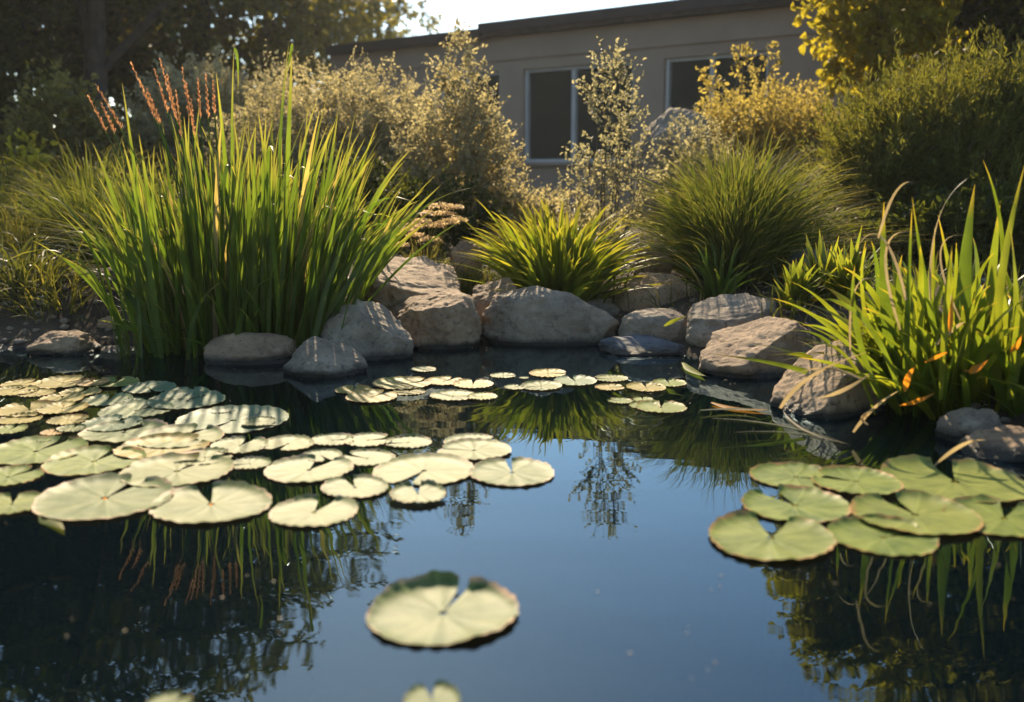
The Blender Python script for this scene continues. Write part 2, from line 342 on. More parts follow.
# ------------------------------------------------------------------ building
ZR = 2.75
A = P(335, 44.5, ZR)[:2]; B = P(684, 4, ZR)[:2]
U2 = (B - A) / np.linalg.norm(B - A); U3 = np.array((U2[0], U2[1], 0)); N3 = np.array((U2[1], -U2[0], 0))   # N3 points to the viewer
if N3[1] > 0: N3 = -N3
def wall_pt(px, py):
    r = ray(px, py); o = np.array((0, 0, CH)); a3 = np.array((A[0], A[1], 0))
    tt = ((a3 - o) @ N3) / (r @ N3); p = o + r * tt
    return float((p - a3) @ U3), float(p[2])
def bp(s_, z_, out_=0.0): return np.array((A[0], A[1], 0)) + U3 * s_ + N3 * out_ + np.array((0, 0, z_))
base = bp(0, 0.15)
bld = empty('house', tuple(base), 'low taupe stucco building with a flat dark-edged roof behind the garden', 'building')
s1, z1 = wall_pt(527, 70); s2, z2 = wall_pt(635, 161); s3, _ = wall_pt(668, 60); s4, _ = wall_pt(752, 55); s0a, _ = wall_pt(478, 80); s0b, _ = wall_pt(503, 80)
zt = z1; zb = wall_pt(580, 162)[1]
wins = [(s0b - 1.15, s0b), (s1, s2), (s3, s4 + .25)]
Ltot = s4 + 6
br = sorted([0, Ltot] + [v for w_ in wins for v in w_])
zs = [0.0, zb, zt, 2.58]
verts = [bp(a_, z_) for a_ in br for z_ in zs]; nz = len(zs); fs = []
for i in range(len(br) - 1):
    for j in range(nz - 1):
        mid = (br[i] + br[i + 1]) / 2
        if j == 1 and any(a_ < mid < b_ for a_, b_ in wins): continue
        fs.append((i * nz + j, (i + 1) * nz + j, (i + 1) * nz + j + 1, i * nz + j + 1))
wl = mesh_np('wall', verts, fs, mat=M['stucco'], parent=bld, smooth=False)
sm = wl.modifiers.new('thickness', 'SOLIDIFY'); sm.thickness = 0.16; sm.offset = 0
acc = Acc()   # side and back walls
acc.add(*box(bp(0.08, 1.29, -3.6), (0.16, 6.9, 2.58), U3, N3)); acc.add(*box(bp(Ltot - .08, 1.29, -3.6), (0.16, 6.9, 2.58), U3, N3)); acc.add(*box(bp(Ltot / 2, 1.29, -7.1), (Ltot, 0.16, 2.58), U3, N3))
acc.build('side_wall', M['stucco'], bld, smooth=False)
acc = Acc(); acc.add(*box(bp(Ltot / 2, 2.42, 0.095), (Ltot + .02, 0.03, 0.3), U3, N3)); acc.build('wall_band', M['stucco'], bld, smooth=False)
sj = wall_pt(494, 30)[0]
acc = Acc(); acc.add(*box(bp(sj + (Ltot - sj) / 2 + .15, 2.66, -3.55), (Ltot - sj + .3, 7.6, 0.16), U3, N3)); acc.build('roof', M['roofing'], bld, smooth=False)
acc = Acc(); acc.add(*box(bp(sj + (Ltot - sj) / 2 + .15, 2.685, 0.31), (Ltot - sj + .3, 0.05, 0.13), U3, N3)); acc.build('fascia', M['fascia'], bld, smooth=False)
acc = Acc(); acc.add(*box(bp(sj / 2 + .05, 2.62, -3.6), (sj - .1, 7.6, 0.12), U3, N3)); acc.build('roof', M['roofing'], bld, smooth=False)
acc = Acc(); acc.add(*box(bp(sj / 2 + .05, 2.63, 0.26), (sj - .1, 0.05, 0.13), U3, N3)); acc.build('fascia', M['fascia'], bld, smooth=False)
for (a_, b_) in wins:
    acc = Acc(); wdt = 0.042; zc = (zb + zt) / 2; hh = zt - zb
    for (sc_, w_) in ((a_ + wdt / 2, wdt), (b_ - wdt / 2, wdt), (a_ + (b_ - a_) * .46, .06)):
        acc.add(*box(bp(sc_, zc, 0.0), (w_, 0.07, hh), U3, N3))
    for z_ in (zb + wdt / 2, zt - wdt / 2): acc.add(*box(bp((a_ + b_) / 2, z_, -0.002), (b_ - a_ - 2 * wdt, 0.06, wdt), U3, N3))
    wf = acc.build('window', M['winframe'], bld, smooth=False)
    acc = Acc(); acc.add(*box(bp((a_ + b_) / 2, zc, -0.02), (b_ - a_ - .06, 0.012, hh - .06), U3, N3))
    pn = acc.build('pane', M['glass'], None, smooth=False)
    pn.parent = wf; pn.matrix_parent_inverse = bld.matrix_world.inverted(); pn.matrix_parent_inverse.identity(); pn.location = -np.array(bld.location)
    acc = Acc(); acc.add(*box(bp((a_ + b_) / 2, zb - .025, 0.1), (b_ - a_ + .08, 0.1, 0.04), U3, N3))
    sl_ = acc.build('sill', M['stucco'], None, smooth=False); sl_.parent = wf; sl_.location = -np.array(bld.location)

# ------------------------------------------------------------------ rocks
def rock(x0, x1, yt, yb, Yc, mat, label, seed, ry=0.75, cuts=6, flat=0.0, rough=1.0, group='boulders edging the pond', sink=0.35, name='boulder', power=2.4, tiltx=0.0, lowcut=0.72, tops=()):
    cx = (x0 + x1) / 2; rx = (x1 - x0) / 2 / F * Yc
    zt_ = D(cx, yt, Yc)[2]; zb_ = D(cx, yb, Yc - rx * ry * .8)[2]
    h = zt_ - zb_; zlow = zb_ - h * sink; rz = (zt_ - zlow) / 2; cz = (zt_ + zlow) / 2
    rr = np.random.default_rng(seed)
    import bmesh
    bm = bmesh.new(); bmesh.ops.create_icosphere(bm, subdivisions=6, radius=1)
    V = np.array([v.co[:] for v in bm.verts])
    Fq = np.array([[v.index for v in f.verts] for f in bm.faces]); bm.free()
    # superellipsoid
    nrmp = (np.abs(V) ** power).sum(1) ** (1 / power); V = V / nrmp[:, None]
    for i in range(cuts):
        n = rr.normal(size=3); n[2] = abs(n[2]) * .8 + .1 if i % 2 else n[2]; n /= np.linalg.norm(n)
        dd = rr.uniform(lowcut, .95) * np.abs(V @ n).max()
        ex = np.maximum(V @ n - dd, 0); V = V - n * (ex * .88)[:, None]
    for (tn, td) in tops:
        n = np.array(tn, float); n /= np.linalg.norm(n); dd = td * np.abs(V @ n).max(); ex = np.maximum(V @ n - dd, 0); V = V - n * (ex * .93)[:, None]
    off = rr.uniform(-50, 50, 3)
    disp = np.array([mnoise.fractal(Vector(v * 1.5 + off), 1.0, 2.1, 5) for v in V])
    d2 = np.array([mnoise.ridged_multi_fractal(Vector(v * 2.2 + off), .9, 2.2, 4, 1.0, 2.0) for v in V])
    d3 = np.array([mnoise.fractal(Vector(v * 6 + off), .8, 2.2, 5) for v in V])
    V = V * (1 + rough * (.1 * disp - .05 * (d2 - 1) + .03 * d3))[:, None]
    mn, mx = V.min(0), V.max(0); V = (V - (mn + mx) / 2) / ((mx - mn) / 2)
    V = V * np.array((rx, rx * ry, rz))
    if tiltx: V[:, 2] += V[:, 0] * tiltx
    c = D(cx, (yt + yb) / 2, Yc); c[2] = cz
    a_ = rr.uniform(-.25, .25); ca, sa = math.cos(a_), math.sin(a_)
    o = mesh_np(name, V + c, Fq, mat=mat, origin=tuple(c)); tag(o, label, 'boulder' if rx > .06 else 'stone', group)
    return o
T_, G_, S_ = M['rock_tan'], M['rock_grey'], M['rock_slate']
rock(204, 296, 332, 372, 4.45, T_, 'rounded tan boulder at the foot of the tall reeds, half in the water', 11, .8, 3, rough=.7, power=2.8)
rock(283, 368, 338, 386, 4.15, G_, 'small angular grey boulder with one sunlit face, jutting out before the domed boulder', 12, .8, 8, rough=.8, power=2, tops=[((.45, -.3, .8), .5), ((-.5, -.4, .6), .6)])
rock(319, 416, 300, 366, 4.55, G_, 'tall domed grey boulder beside the reeds, its left side in shade', 23, .8, 7, rough=1, power=2.1, tops=[((.5, -.2, .8), .62), ((-.5, -.5, .6), .75)])
rock(358, 470, 258, 322, 5.15, T_, 'tan slab with a flat sunlit top behind the domed boulder', 14, .9, 6, tiltx=-.12, tops=[((.12, -.32, .95), .5)])
rock(389, 483, 292, 352, 4.85, T_, 'blocky tan boulder between the domed boulder and the largest boulder', 45, .8, 5, power=2.7, tops=[((-.1, -.25, .95), .8)])
rock(468, 522, 278, 330, 5.1, T_, 'small tan boulder wedged behind the left end of the largest boulder', 16, .9, 6, tops=[((-.1, -.3, .95), .55)])
rock(481, 620, 286, 351, 4.95, G_, 'largest long grey boulder at the middle of the far edge', 37, .55, 6, rough=.8, power=2.6, tiltx=-.05)
rock(572, 640, 298, 345, 5.2, G_, 'grey boulder mostly hidden behind the right end of the largest boulder', 18, .8, 5)
rock(608, 700, 273, 335, 5.25, T_, 'wide brownish boulder under the fountain grass', 19, .8, 6)
rock(618, 690, 308, 345, 4.8, G_, 'smooth oval grey stone lying on the flat slate slab', 20, .8, 3, rough=.6)
rock(597, 690, 334, 362, 4.68, S_, 'flat blue-grey slate slab at the waterline', 21, .8, 6, rough=.8)
rock(684, 782, 295, 352, 4.65, G_, 'grey boulder between the smooth oval stone and the big sunlit tan boulder', 22, .8, 7, tops=[((-.2, -.3, .9), .55)])
rock(696, 822, 318, 394, 4.2, T_, 'big tan boulder with a sunlit rough face sloping into the water on the right', 33, .8, 7, tiltx=-.08, tops=[((-.45, -.28, .84), .45), ((.4, -.8, .3), .6)])
rock(772, 890, 342, 440, 3.5, T_, 'brown boulder under the bent dry leaves of the right-hand reeds', 24, .9, 7, tiltx=-.05, tops=[((-.5, -.3, .8), .45), ((.4, -.8, .3), .6)])
rock(936, 1006, 408, 458, 3.1, G_, 'dark grey boulder below the right-hand reeds, left of the edge one', 25, .8, 5)
rock(958, 1050, 428, 482, 2.92, T_, 'dark brown boulder cut off by the right edge of the photo', 26, .8, 6, tops=[((-.4, -.2, .8), .55)])
rock(27, 104, 330, 364, 4.65, T_, 'low brown wet-looking boulder left of the reeds', 27, .8, 6)
rock(96, 142, 345, 362, 4.7, S_, 'thin flat stone at the water between the low brown boulder and the reeds', 28, .8, 4, name='flat_stone')
rock(-30, 50, 343, 360, 4.75, S_, 'flat grey ledge stone at the left end of the far edge', 29, .6, 4, name='flat_stone')
rock(96, 128, 316, 346, 5.0, T_, 'small dark stone behind the low brown boulder', 30, .8, 5)
rock(48, 104, 300, 334, 5.4, T_, 'flat topped brown stone block in the left bank', 31, .8, 7, power=4)
rock(-20, 38, 253, 300, 5.9, T_, 'brown boulder among the golden grass at the left edge', 32, .8, 6)
rock(636, 712, 106, 200, 8.2, G_, 'pale boulder far back under the building, between the sparse shrub and the golden shrub', 34, .8, 6, group='boulders on the bank', tiltx=.2)
rock(632, 674, 243, 275, 5.6, T_, 'reddish brown boulder behind the right of the yellow-green iris clump', 35, .8, 5, group='boulders on the bank')
rock(450, 482, 240, 275, 5.5, T_, 'light tan stone behind the cushion plant', 36, .8, 5, group='boulders on the bank')
rock(786, 838, 248, 275, 5.3, S_, 'slate grey slab between the fountain grass and the rosette plants', 38, .8, 5, group='boulders on the bank')
rock(186, 232, 363, 371, 4.45, S_, 'thin submerged-looking slab left of the rounded tan boulder', 39, .7, 4, name='flat_stone', sink=.2)
rock(1000, 1060, 330, 392, 3.9, G_, 'dark boulder behind the right-hand reeds at the photo edge', 40, .8, 5)

# ------------------------------------------------------------------ grassy clumps
def clump(acc, n, c, r, H, spread, W, nseg=8, hj=(.6, 1), droop=0.0, lean=0.1, z0=None, ctrl=.55, fold=.25, base=.6, power=2.2, yaw=None, dome=0.35):
    """n blades rooted in an ellipse c,r; tips fan outward by spread; H blade height"""
    a = rng.uniform(0, 2 * np.pi, n); q = np.sqrt(rng.uniform(0, 1, n))
    ox, oy = np.cos(a) * q, np.sin(a) * q
    bx, by = c[0] + ox * r[0], c[1] + oy * r[1]
    bz = np.full(n, z0) if z0 is not None else ground_z(bx, by) - .01
    fx, fy = ox * spread + rng.normal(size=n) * lean, oy * spread * (r[1] / max(r[0], r[1])) ** .3 + rng.normal(size=n) * lean
    h = H * rng.uniform(hj[0], hj[1], n) * (1 - dome * np.clip((fx ** 2 + fy ** 2) / (spread ** 2 + 1e-6), 0, 1.6))
    dr = droop * rng.uniform(.3, 1, n)
    B_ = np.stack([bx, by, bz], -1)
    C_ = np.stack([bx + fx * ctrl * .5, by + fy * ctrl * .5, bz + h * (ctrl + .25 + dr * .6)], -1)
    T2 = np.stack([bx + fx, by + fy, bz + h * (1 - dr)], -1)
    acc.add(*blades(B_, C_, T2, W * rng.uniform(.6, 1.15, n), nseg=nseg, fold=fold, base=base, power=power, yaw=yaw))
def blade_px(acc, pts, Y, W, dY=(0, 0, 0), yaw=None, **kw):
    """one blade through three pixels (base, control, tip) standing at distance Y"""
    if not isinstance(Y, (tuple, list)): Y = (Y, Y, Y)
    p = [D(*pts[i], Y[i]) for i in range(3)]
    acc.add(*blades(p[0], p[1], p[2], [W], yaw=[0.0 if yaw is None else yaw], **kw))

# tall reeds on the left
cx, cy = -1.24, 4.85
reed = empty('reed_clump', (cx, cy, 0), 'tall clump of upright green reeds with orange flower spikes, standing in the water', 'reeds')
acc = Acc()
n = 520
bx = cx + rng.uniform(-.46, .46, n) + rng.normal(size=n) * .03; by = cy + rng.uniform(-.4, .38, n)
tx = bx + np.where(bx > cx, .62, .42) * (bx - cx) + rng.normal(size=n) * .1 + .03; ty = by + rng.normal(size=n) * .14
env = 1.26 - .42 * np.clip((tx - cx - .1) / .85, -1, 1) ** 2
h = env * (.5 + .53 * rng.beta(1.3, 2.3, n))
dr = np.where(rng.uniform(size=n) < .12, rng.uniform(.15, .35, n), rng.uniform(0, .04, n))
B_ = np.stack([bx, by, np.full(n, -.05)], -1); C_ = np.stack([bx + (tx - bx) * .3, by + (ty - by) * .3, h * (.62 + dr)], -1); T2 = np.stack([tx + (tx - bx) * dr, ty, h * (1 - dr)], -1)
acc.add(*blades(B_, C_, T2, rng.uniform(.013, .028, n), nseg=10, fold=.2, power=3.0))
clump(acc, 260, (cx, cy - .02), (.46, .34), .66, .2, .02, lean=.07, hj=(.5, 1.1), z0=-.05, nseg=7, power=3)
# arching outliers seen at the edges of the clump
for pts, W in [([(330, 330), (385, 235), (440, 186)], .022), ([(320, 330), (360, 250), (452, 176)], .02), ([(335, 330), (350, 220), (405, 160)], .022), ([(325, 330), (345, 200), (378, 122)], .02),
               ([(330, 320), (400, 200), (470, 188)], .014), ([(345, 330), (420, 235), (476, 215)], .012), ([(300, 330), (330, 180), (338, 112)], .024), ([(280, 330), (288, 160), (292, 44)], .026), ([(276, 330), (276, 140), (289, 42)], .02),
               ([(240, 330), (228, 180), (234, 48)], .016), ([(130, 340), (95, 270), (32, 240)], .026), ([(140, 345), (110, 250), (50, 205)], .016), ([(125, 330), (100, 270), (55, 255)], .018), ([(150, 340), (120, 200), (92, 142)], .026), ([(155, 340), (140, 200), (122, 82)], .022),
               ([(160, 340), (128, 250), (70, 205)], .014), ([(310, 330), (365, 220), (420, 200)], .02), ([(340, 325), (372, 260), (398, 205)], .022)]:
    blade_px(acc, pts, 4.6 + rng.uniform(-.1, .25), W, yaw=rng.uniform(-.4, .4), nseg=14, power=3)
acc.build('leaf_blades', M['reed'], reed)
for pts in [[(188, 372), (186, 300), (222, 282)], [(235, 365), (236, 282), (278, 276)]]:
    acc = Acc(); blade_px(acc, pts, 4.42, .02, yaw=.2, nseg=12, power=3); acc.build('bent_blade', M['reed'], reed)
# curled tips of the two long folded leaves
for (x0, x1, y0, y1) in [(292, 286, 44, 78), (234, 238, 48, 90)]:
    acc = Acc(); blade_px(acc, [(x0, y0), ((x0 + x1) / 2 + 3, y0 + 4), (x1, y1)], 4.6, .014, nseg=6); acc.build('folded_tip', M['reed'], reed)
acc_stem = Acc()
def spike(tipx, tipy, ln, lean, Y):
    tp_ = D(tipx, tipy, Y); dirv = nrm(np.array((lean, rng.uniform(-.1, .1), -1.0))); bt = tp_ + dirv * ln
    root = np.array((cx + (bt[0] - cx) * .5, Y, 0.0)); a_ = Acc()
    acc_stem.add(*tube(bez(root, bt + dirv * .4, bt, 7), .0035, 5))
    nn = 46; tt = np.linspace(0, 1, nn); pos = bt + (tp_ - bt) * tt[:, None]
    ang = tt * 40; sid = np.stack([np.cos(ang), np.sin(ang), np.full(nn, 1.6)], -1)
    a_.add(*leaves(pos, sid * [.5, .5, 1] + rng.normal(size=(nn, 3)) * .15, 0.024 * (1.1 - tt * .6), .006))
    V, Fq = tube(np.array([bt, (bt + tp_) / 2, tp_]), np.array([.006, .006, .002]), 5)
    a_.build('flower_spike', M['spike'], reed)
for tx_, ty_, ln, le in [(88, 97, .17, .45), (96, 86, .2, .5), (101, 104, .14, .4), (131, 64, .24, .35), (139, 80, .2, .35), (147, 90, .15, .3), (160, 60, .24, .2), (154, 70, .18, .25), (167, 76, .2, .15), (182, 68, .2, .1),
                     (176, 92, .2, .1), (186, 84, .18, .1), (191, 100, .16, .05), (198, 80, .16, 0), (206, 76, .18, 0), (213, 82, .14, 0)]:
    spike(tx_, ty_, ln, le, 4.7 + rng.uniform(-.1, .15))
acc_stem.build('flower_stems', M['reed'], reed)

# iris clump at the middle
c = (0.24, 5.35); ir = empty('iris_clump', (c[0], c[1], gz(*c)), 'bright yellow-green iris clump fanned out above the largest boulder', 'iris')
acc = Acc(); clump(acc, 330, c, (.2, .16), .52, .34, .03, lean=.09, hj=(.62, 1.08), droop=.06, dome=.38, power=2.4, nseg=8); 
for pts in [[(540, 275), (520, 240), (483, 232)], [(600, 275), (640, 250), (684, 275)], [(520, 270), (480, 235), (455, 212)], [(525, 270), (500, 220), (475, 198)]]:
    blade_px(acc, pts, 5.2, .014, nseg=10)
acc.build('leaf_blades', M['iris'], ir)
# fountain grass
c = (1.2, 5.6); fg = empty('fountain_grass', (c[0], c[1], gz(*c)), 'large mound of fine green fountain grass right of the iris clump', 'ornamental grass')
acc = Acc(); clump(acc, 2300, c, (.22, .2), .8, .56, .0085, lean=.16, hj=(.5, 1.1), droop=.16, dome=.4, nseg=7, base=.8); acc.build('leaf_blades', M['fountain'], fg)
acc = Acc(); clump(acc, 160, (c[0] + .32, c[1]), (.2, .15), .5, .42, .004, lean=.2, hj=(.6, 1.1), droop=.4, nseg=8); acc.build('seed_stems', M['dry'], fg)
c = (1.0, 5.05); i2 = empty('iris_clump', (c[0], c[1], gz(*c)), 'small dark green iris tuft at the foot of the fountain grass', 'iris')
acc = Acc(); clump(acc, 36, c, (.07, .05), .36, .2, .022, lean=.08, hj=(.6, 1), droop=.05); acc.build('leaf_blades', M['reed'], i2)

# right foreground reeds
rc = np.array((1.5, 3.45)); rr_ = empty('broad_leaf_reeds', (rc[0], rc[1], 0.0), 'clump of broad backlit green leaves with dry and orange tips at the right foreground', 'reeds')
acc = Acc()
clump(acc, 110, (1.6, 3.6), (.3, .2), .48, .3, .014, lean=.14, hj=(.5, 1.1), droop=.3, z0=.0, nseg=8)
clump(acc, 230, (1.54, 3.5), (.3, .22), .56, .3, .03, lean=.12, hj=(.5, 1.1), droop=.05, z0=.0, dome=.25, nseg=10, power=3)
clump(acc, 70, (1.32, 3.62), (.16, .14), .42, .24, .026, lean=.1, hj=(.5, 1.1), droop=.25, z0=.02, nseg=9, power=3)
clump(acc, 60, (1.75, 3.3), (.2, .2), .55, .2, .036, lean=.08, hj=(.5, 1.1), droop=.05, z0=.0, nseg=9, power=3)
for pts, W in [([(900, 400), (880, 320), (884, 202)], .036), ([(905, 405), (905, 320), (912, 208)], .024), ([(950, 400), (930, 320), (912, 196)], .02), ([(965, 400), (958, 300), (975, 184)], .05), ([(985, 400), (985, 300), (1000, 205)], .045),
               ([(1000, 400), (985, 320), (1026, 160)], .03), ([(990, 380), (1020, 240), (983, 160)], .016), ([(955, 400), (965, 330), (938, 215)], .022), ([(890, 400), (850, 300), (866, 240)], .016), ([(930, 400), (925, 330), (935, 228)], .03),
               ([(880, 400), (845, 320), (855, 265)], .018), ([(1010, 400), (1020, 320), (1010, 225)], .04), ([(900, 395), (870, 290), (812, 300)], .016), ([(885, 405), (850, 320), (800, 325)], .014), ([(1020, 400), (1035, 300), (1040, 190)], .045),
               ([(875, 415), (850, 330), (802, 345)], .013), ([(940, 400), (945, 300), (952, 245)], .026), ([(915, 400), (890, 300), (902, 255)], .024)]:
    blade_px(acc, pts, 3.3 + rng.uniform(-.15, .25), W * 1.05, yaw=rng.uniform(-.5, .5), nseg=12, power=3.5)
acc.build('leaf_blades', M['canna'], rr_)
dry = [([(906, 300), (880, 190), (850, 262)], .016), ([(878, 238), (895, 170), (917, 184)], .014), ([(930, 300), (925, 205), (968, 178)], .016), ([(900, 330), (860, 210), (925, 236)], .014), ([(960, 320), (915, 225), (970, 236)], .012), ([(850, 350), (845, 255), (885, 285)], .012),
       ([(780, 408), (800, 370), (868, 352)], .022), ([(812, 398), (845, 395), (872, 372)], .014), ([(853, 432), (870, 405), (900, 390)], .018), ([(868, 425), (850, 415), (880, 408)], .012), ([(935, 345), (955, 325), (965, 322)], .02), ([(862, 380), (830, 362), (800, 372)], .01),
       ([(985, 440), (960, 440), (930, 470)], .016)]
for pts, W in dry:
    acc = Acc(); Yd = 3.25 if pts[0][1] < 360 else (3.05 if pts[0][1] < 436 else 2.75)
    blade_px(acc, pts, Yd, W, nseg=12, yaw=.5, power=3); acc.build('dry_blade', M['dry'], rr_)
for pts, W in [([(950, 332), (949, 310), (954, 286)], .028), ([(905, 392), (905, 375), (916, 366)], .026), ([(965, 370), (975, 372), (988, 360)], .028), ([(900, 405), (920, 402), (936, 392)], .018), ([(1010, 352), (1018, 345), (1022, 335)], .025), ([(925, 362), (940, 355), (948, 352)], .015)]:
    acc = Acc(); blade_px(acc, pts, 3.12, W, nseg=8, yaw=.2, base=.3); acc.build('orange_blade', M['orange'], rr_)
# rosettes
for (px, py, Y_, n_, L, lb) in [(795, 300, 4.6, 40, .17, 'small yellow-green rosette plant on the big tan boulder, nearest the water'), (823, 292, 4.7, 50, .24, 'middle rosette plant with pointed leaves, taller than its neighbours'), (850, 290, 4.55, 44, .22, 'rightmost rosette plant tucked against the broad-leaf reeds')]:
    p = D(px, py + 8, Y_); o = empty('rosette_plant', tuple(p), lb, 'plant', 'rosette plants above the tan boulder'); a_ = Acc()
    for dz, nn in ((0, n_), (.06, n_ // 2)):
        an = rng.uniform(0, 2 * np.pi, nn); el = rng.uniform(.2, 1.4, nn); Lh = L * rng.uniform(.7, 1.1, nn)
        dirs = np.stack([np.cos(an) * np.cos(el), np.sin(an) * np.cos(el), np.sin(el)], -1)
        Bp = p + np.array((0, 0, dz)) + rng.normal(size=(nn, 3)) * .012
        a_.add(*blades(Bp, Bp + dirs * Lh[:, None] * .55 + [0, 0, .02], Bp + dirs * Lh[:, None] + [0, 0, .01], 0.05 * rng.uniform(.7, 1, nn), nseg=6, yaw=an + np.pi / 2, twist=0, base=.45, power=1.8))
    a_.build('rosette_leaves', M['bromeliad'], o)
# golden grasses, left bank
for (px, Y_, H, n_, sp, mt, lb) in [(95, 6.4, .85, 900, .6, 'fountain', 'hazy green fountain grass behind the left side of the reeds'),
                                (20, 6.2, .55, 420, .35, 'goldgrass', 'golden dry grass tuft at the left edge above the brown boulder'),
                                (50, 6.9, .6, 400, .35, 'goldgrass', 'golden grass tuft behind and right of the edge one'),
                                (5, 7.3, .75, 400, .4, 'goldgrass', 'taller golden grass tuft farthest back at the left edge'),
                                (22, 5.3, .3, 160, .3, 'cover', 'dark shaded sedge tuft under the left bank boulder'),  # darker leaf material stands in for the shade on this bank
                                (48, 5.1, .32, 120, .2, 'goldgrass', 'small sunlit grass tuft beside the flat topped stone block'),
                                (150, 5.6, .7, 300, .4, 'fountain', 'green grass tuft directly behind the reeds')]:
    x_ = (px - 512) / F * Y_; o = empty('grass_tuft', (x_, Y_, gz(x_, Y_)), lb, 'grass tuft', 'grass tufts on the left bank')
    a_ = Acc(); clump(a_, n_, (x_, Y_), (.16, .14), H, sp, .008 if mt != 'cover' else .014, lean=.16, hj=(.5, 1.1), droop=.22, nseg=7, base=.8); a_.build('leaf_blades', M[mt], o)
# cushion + pale tufts + umbels
for (px, Y_, H, n_, sp, mt, lb, nm, ct) in [(478, 5.35, .16, 420, .13, 'moss', 'low bristly yellow-green cushion plant left of the iris clump', 'cushion_plant', 'plant'),
                                (448, 5.5, .14, 260, .12, 'moss', 'smaller bristly cushion plant beneath the cream flower heads', 'cushion_plant', 'plant'),
                                (400, 5.6, .2, 260, .22, 'goldgrass', 'pale arching grass tuft above the tan slab', 'grass_tuft', 'grass tuft')]:
    x_ = (px - 512) / F * Y_; z_ = gz(x_, Y_); o = empty(nm, (x_, Y_, z_), lb, ct)
    a_ = Acc(); clump(a_, n_, (x_, Y_), (.1, .08), H, sp, .006, lean=.05, hj=(.6, 1.1), droop=.1 if mt == 'moss' else .5, nseg=5, base=.9); a_.build('leaf_blades', M[mt], o)
x_, Y_ = (425 - 512) / F * 5.7, 5.7; um = empty('flowering_plant', (x_, Y_, gz(x_, Y_)), 'plant with flat cream flower heads between the reeds and the iris clump', 'flower')
a_ = Acc(); heads = [(440, 206), (455, 208), (425, 214), (448, 222), (436, 226), (412, 226), (430, 240), (415, 236), (404, 230), (422, 222), (458, 220), (444, 214), (400, 246)]
for i, (hx, hy) in enumerate(heads):
    hp = D(hx, hy, Y_ + rng.uniform(-.15, .15)); rt = np.array((x_ + rng.uniform(-.06, .06), Y_, gz(x_, Y_)))
    a_.add(*tube(bez(rt, (rt + hp) / 2 + [0, 0, .06], hp, 7), .0025, 4))
    h_ = Acc(); nn = 150; an = rng.uniform(0, 2 * np.pi, nn); q = np.sqrt(rng.uniform(0, 1, nn)) * rng.uniform(.04, .075)
    pos = hp + np.stack([np.cos(an) * q, np.sin(an) * q, .012 - q * .25 + rng.normal(size=nn) * .004], -1)
    h_.add(*leaves4(pos, rng.normal(size=(nn, 3)) + [0, 0, .8], .014, .012)); h_.build('flower_head', M['umbel'], um)
clump(a_, 60, (x_, Y_), (.06, .05), .3, .14, .012, lean=.06, droop=.15, nseg=6)
a_.build('stems', M['moss'], um)

# ------------------------------------------------------------------ shrubs and trees
def foliage(acc, blobs, ntw, lpt, tl, ll, lw, up=.5, out=.8, jit=.5, inner=.35, seed=1, small=False, gaps=.25, splay=.75):
    """twigs with leaves in noisy ellipsoids; blobs: (x,y,z,rx,ry,rz)"""
    bl = np.array(blobs, float); vol = (bl[:, 3] * bl[:, 5]) ** 1.0; pr_ = vol / vol.sum()
    r2 = np.random.default_rng(seed); idx = r2.choice(len(bl), ntw, p=pr_)
    d = nrm(r2.normal(size=(ntw, 3))); rad = 1 - (1 - inner) * r2.beta(1, 2.2, ntw)
    off = r2.uniform(-99, 99, 3)
    nz_ = np.array([mnoise.noise(Vector(v * 2.3 + off + 7 * i)) for v, i in zip(d, idx)])
    keep = nz_ > -.35 + gaps * .0
    rad = rad * (1 + .38 * nz_)
    gapn = np.array([mnoise.noise(Vector((bl[i, :3] + v * rr1 * bl[i, 3:6]) * (2.6 / max(bl[i, 3], .2) ** .6) + off)) for v, i, rr1 in zip(d, idx, rad)])
    keep &= gapn > -.5 + gaps
    d, rad, idx = d[keep], rad[keep], idx[keep]; n_ = len(d)
    P0 = bl[idx, :3] + d * rad[:, None] * bl[idx, 3:6]
    dr_ = nrm(d * out + np.array((0, 0, up)) + r2.normal(size=(n_, 3)) * jit)
    L_ = tl * r2.uniform(.5, 1.2, n_)
    tt = (np.arange(lpt) + .5) / lpt
    pos = P0[:, None] + dr_[:, None] * (L_[:, None] * tt[None])[:, :, None] + r2.normal(size=(n_, lpt, 3)) * ll * .12
    ld = dr_[:, None] * (1 - splay * .6) + nrm(r2.normal(size=(n_, lpt, 3))) * splay
    sz = ll * r2.uniform(.6, 1.15, (n_, lpt)).ravel()
    f_ = leaves4 if small else leaves
    V, Fq = f_(pos.reshape(-1, 3), ld.reshape(-1, 3), sz, sz * lw / ll, nrmhint=np.array((0, 0, 1.)) if small else None)
    acc.add(V, Fq); return P0, dr_, L_
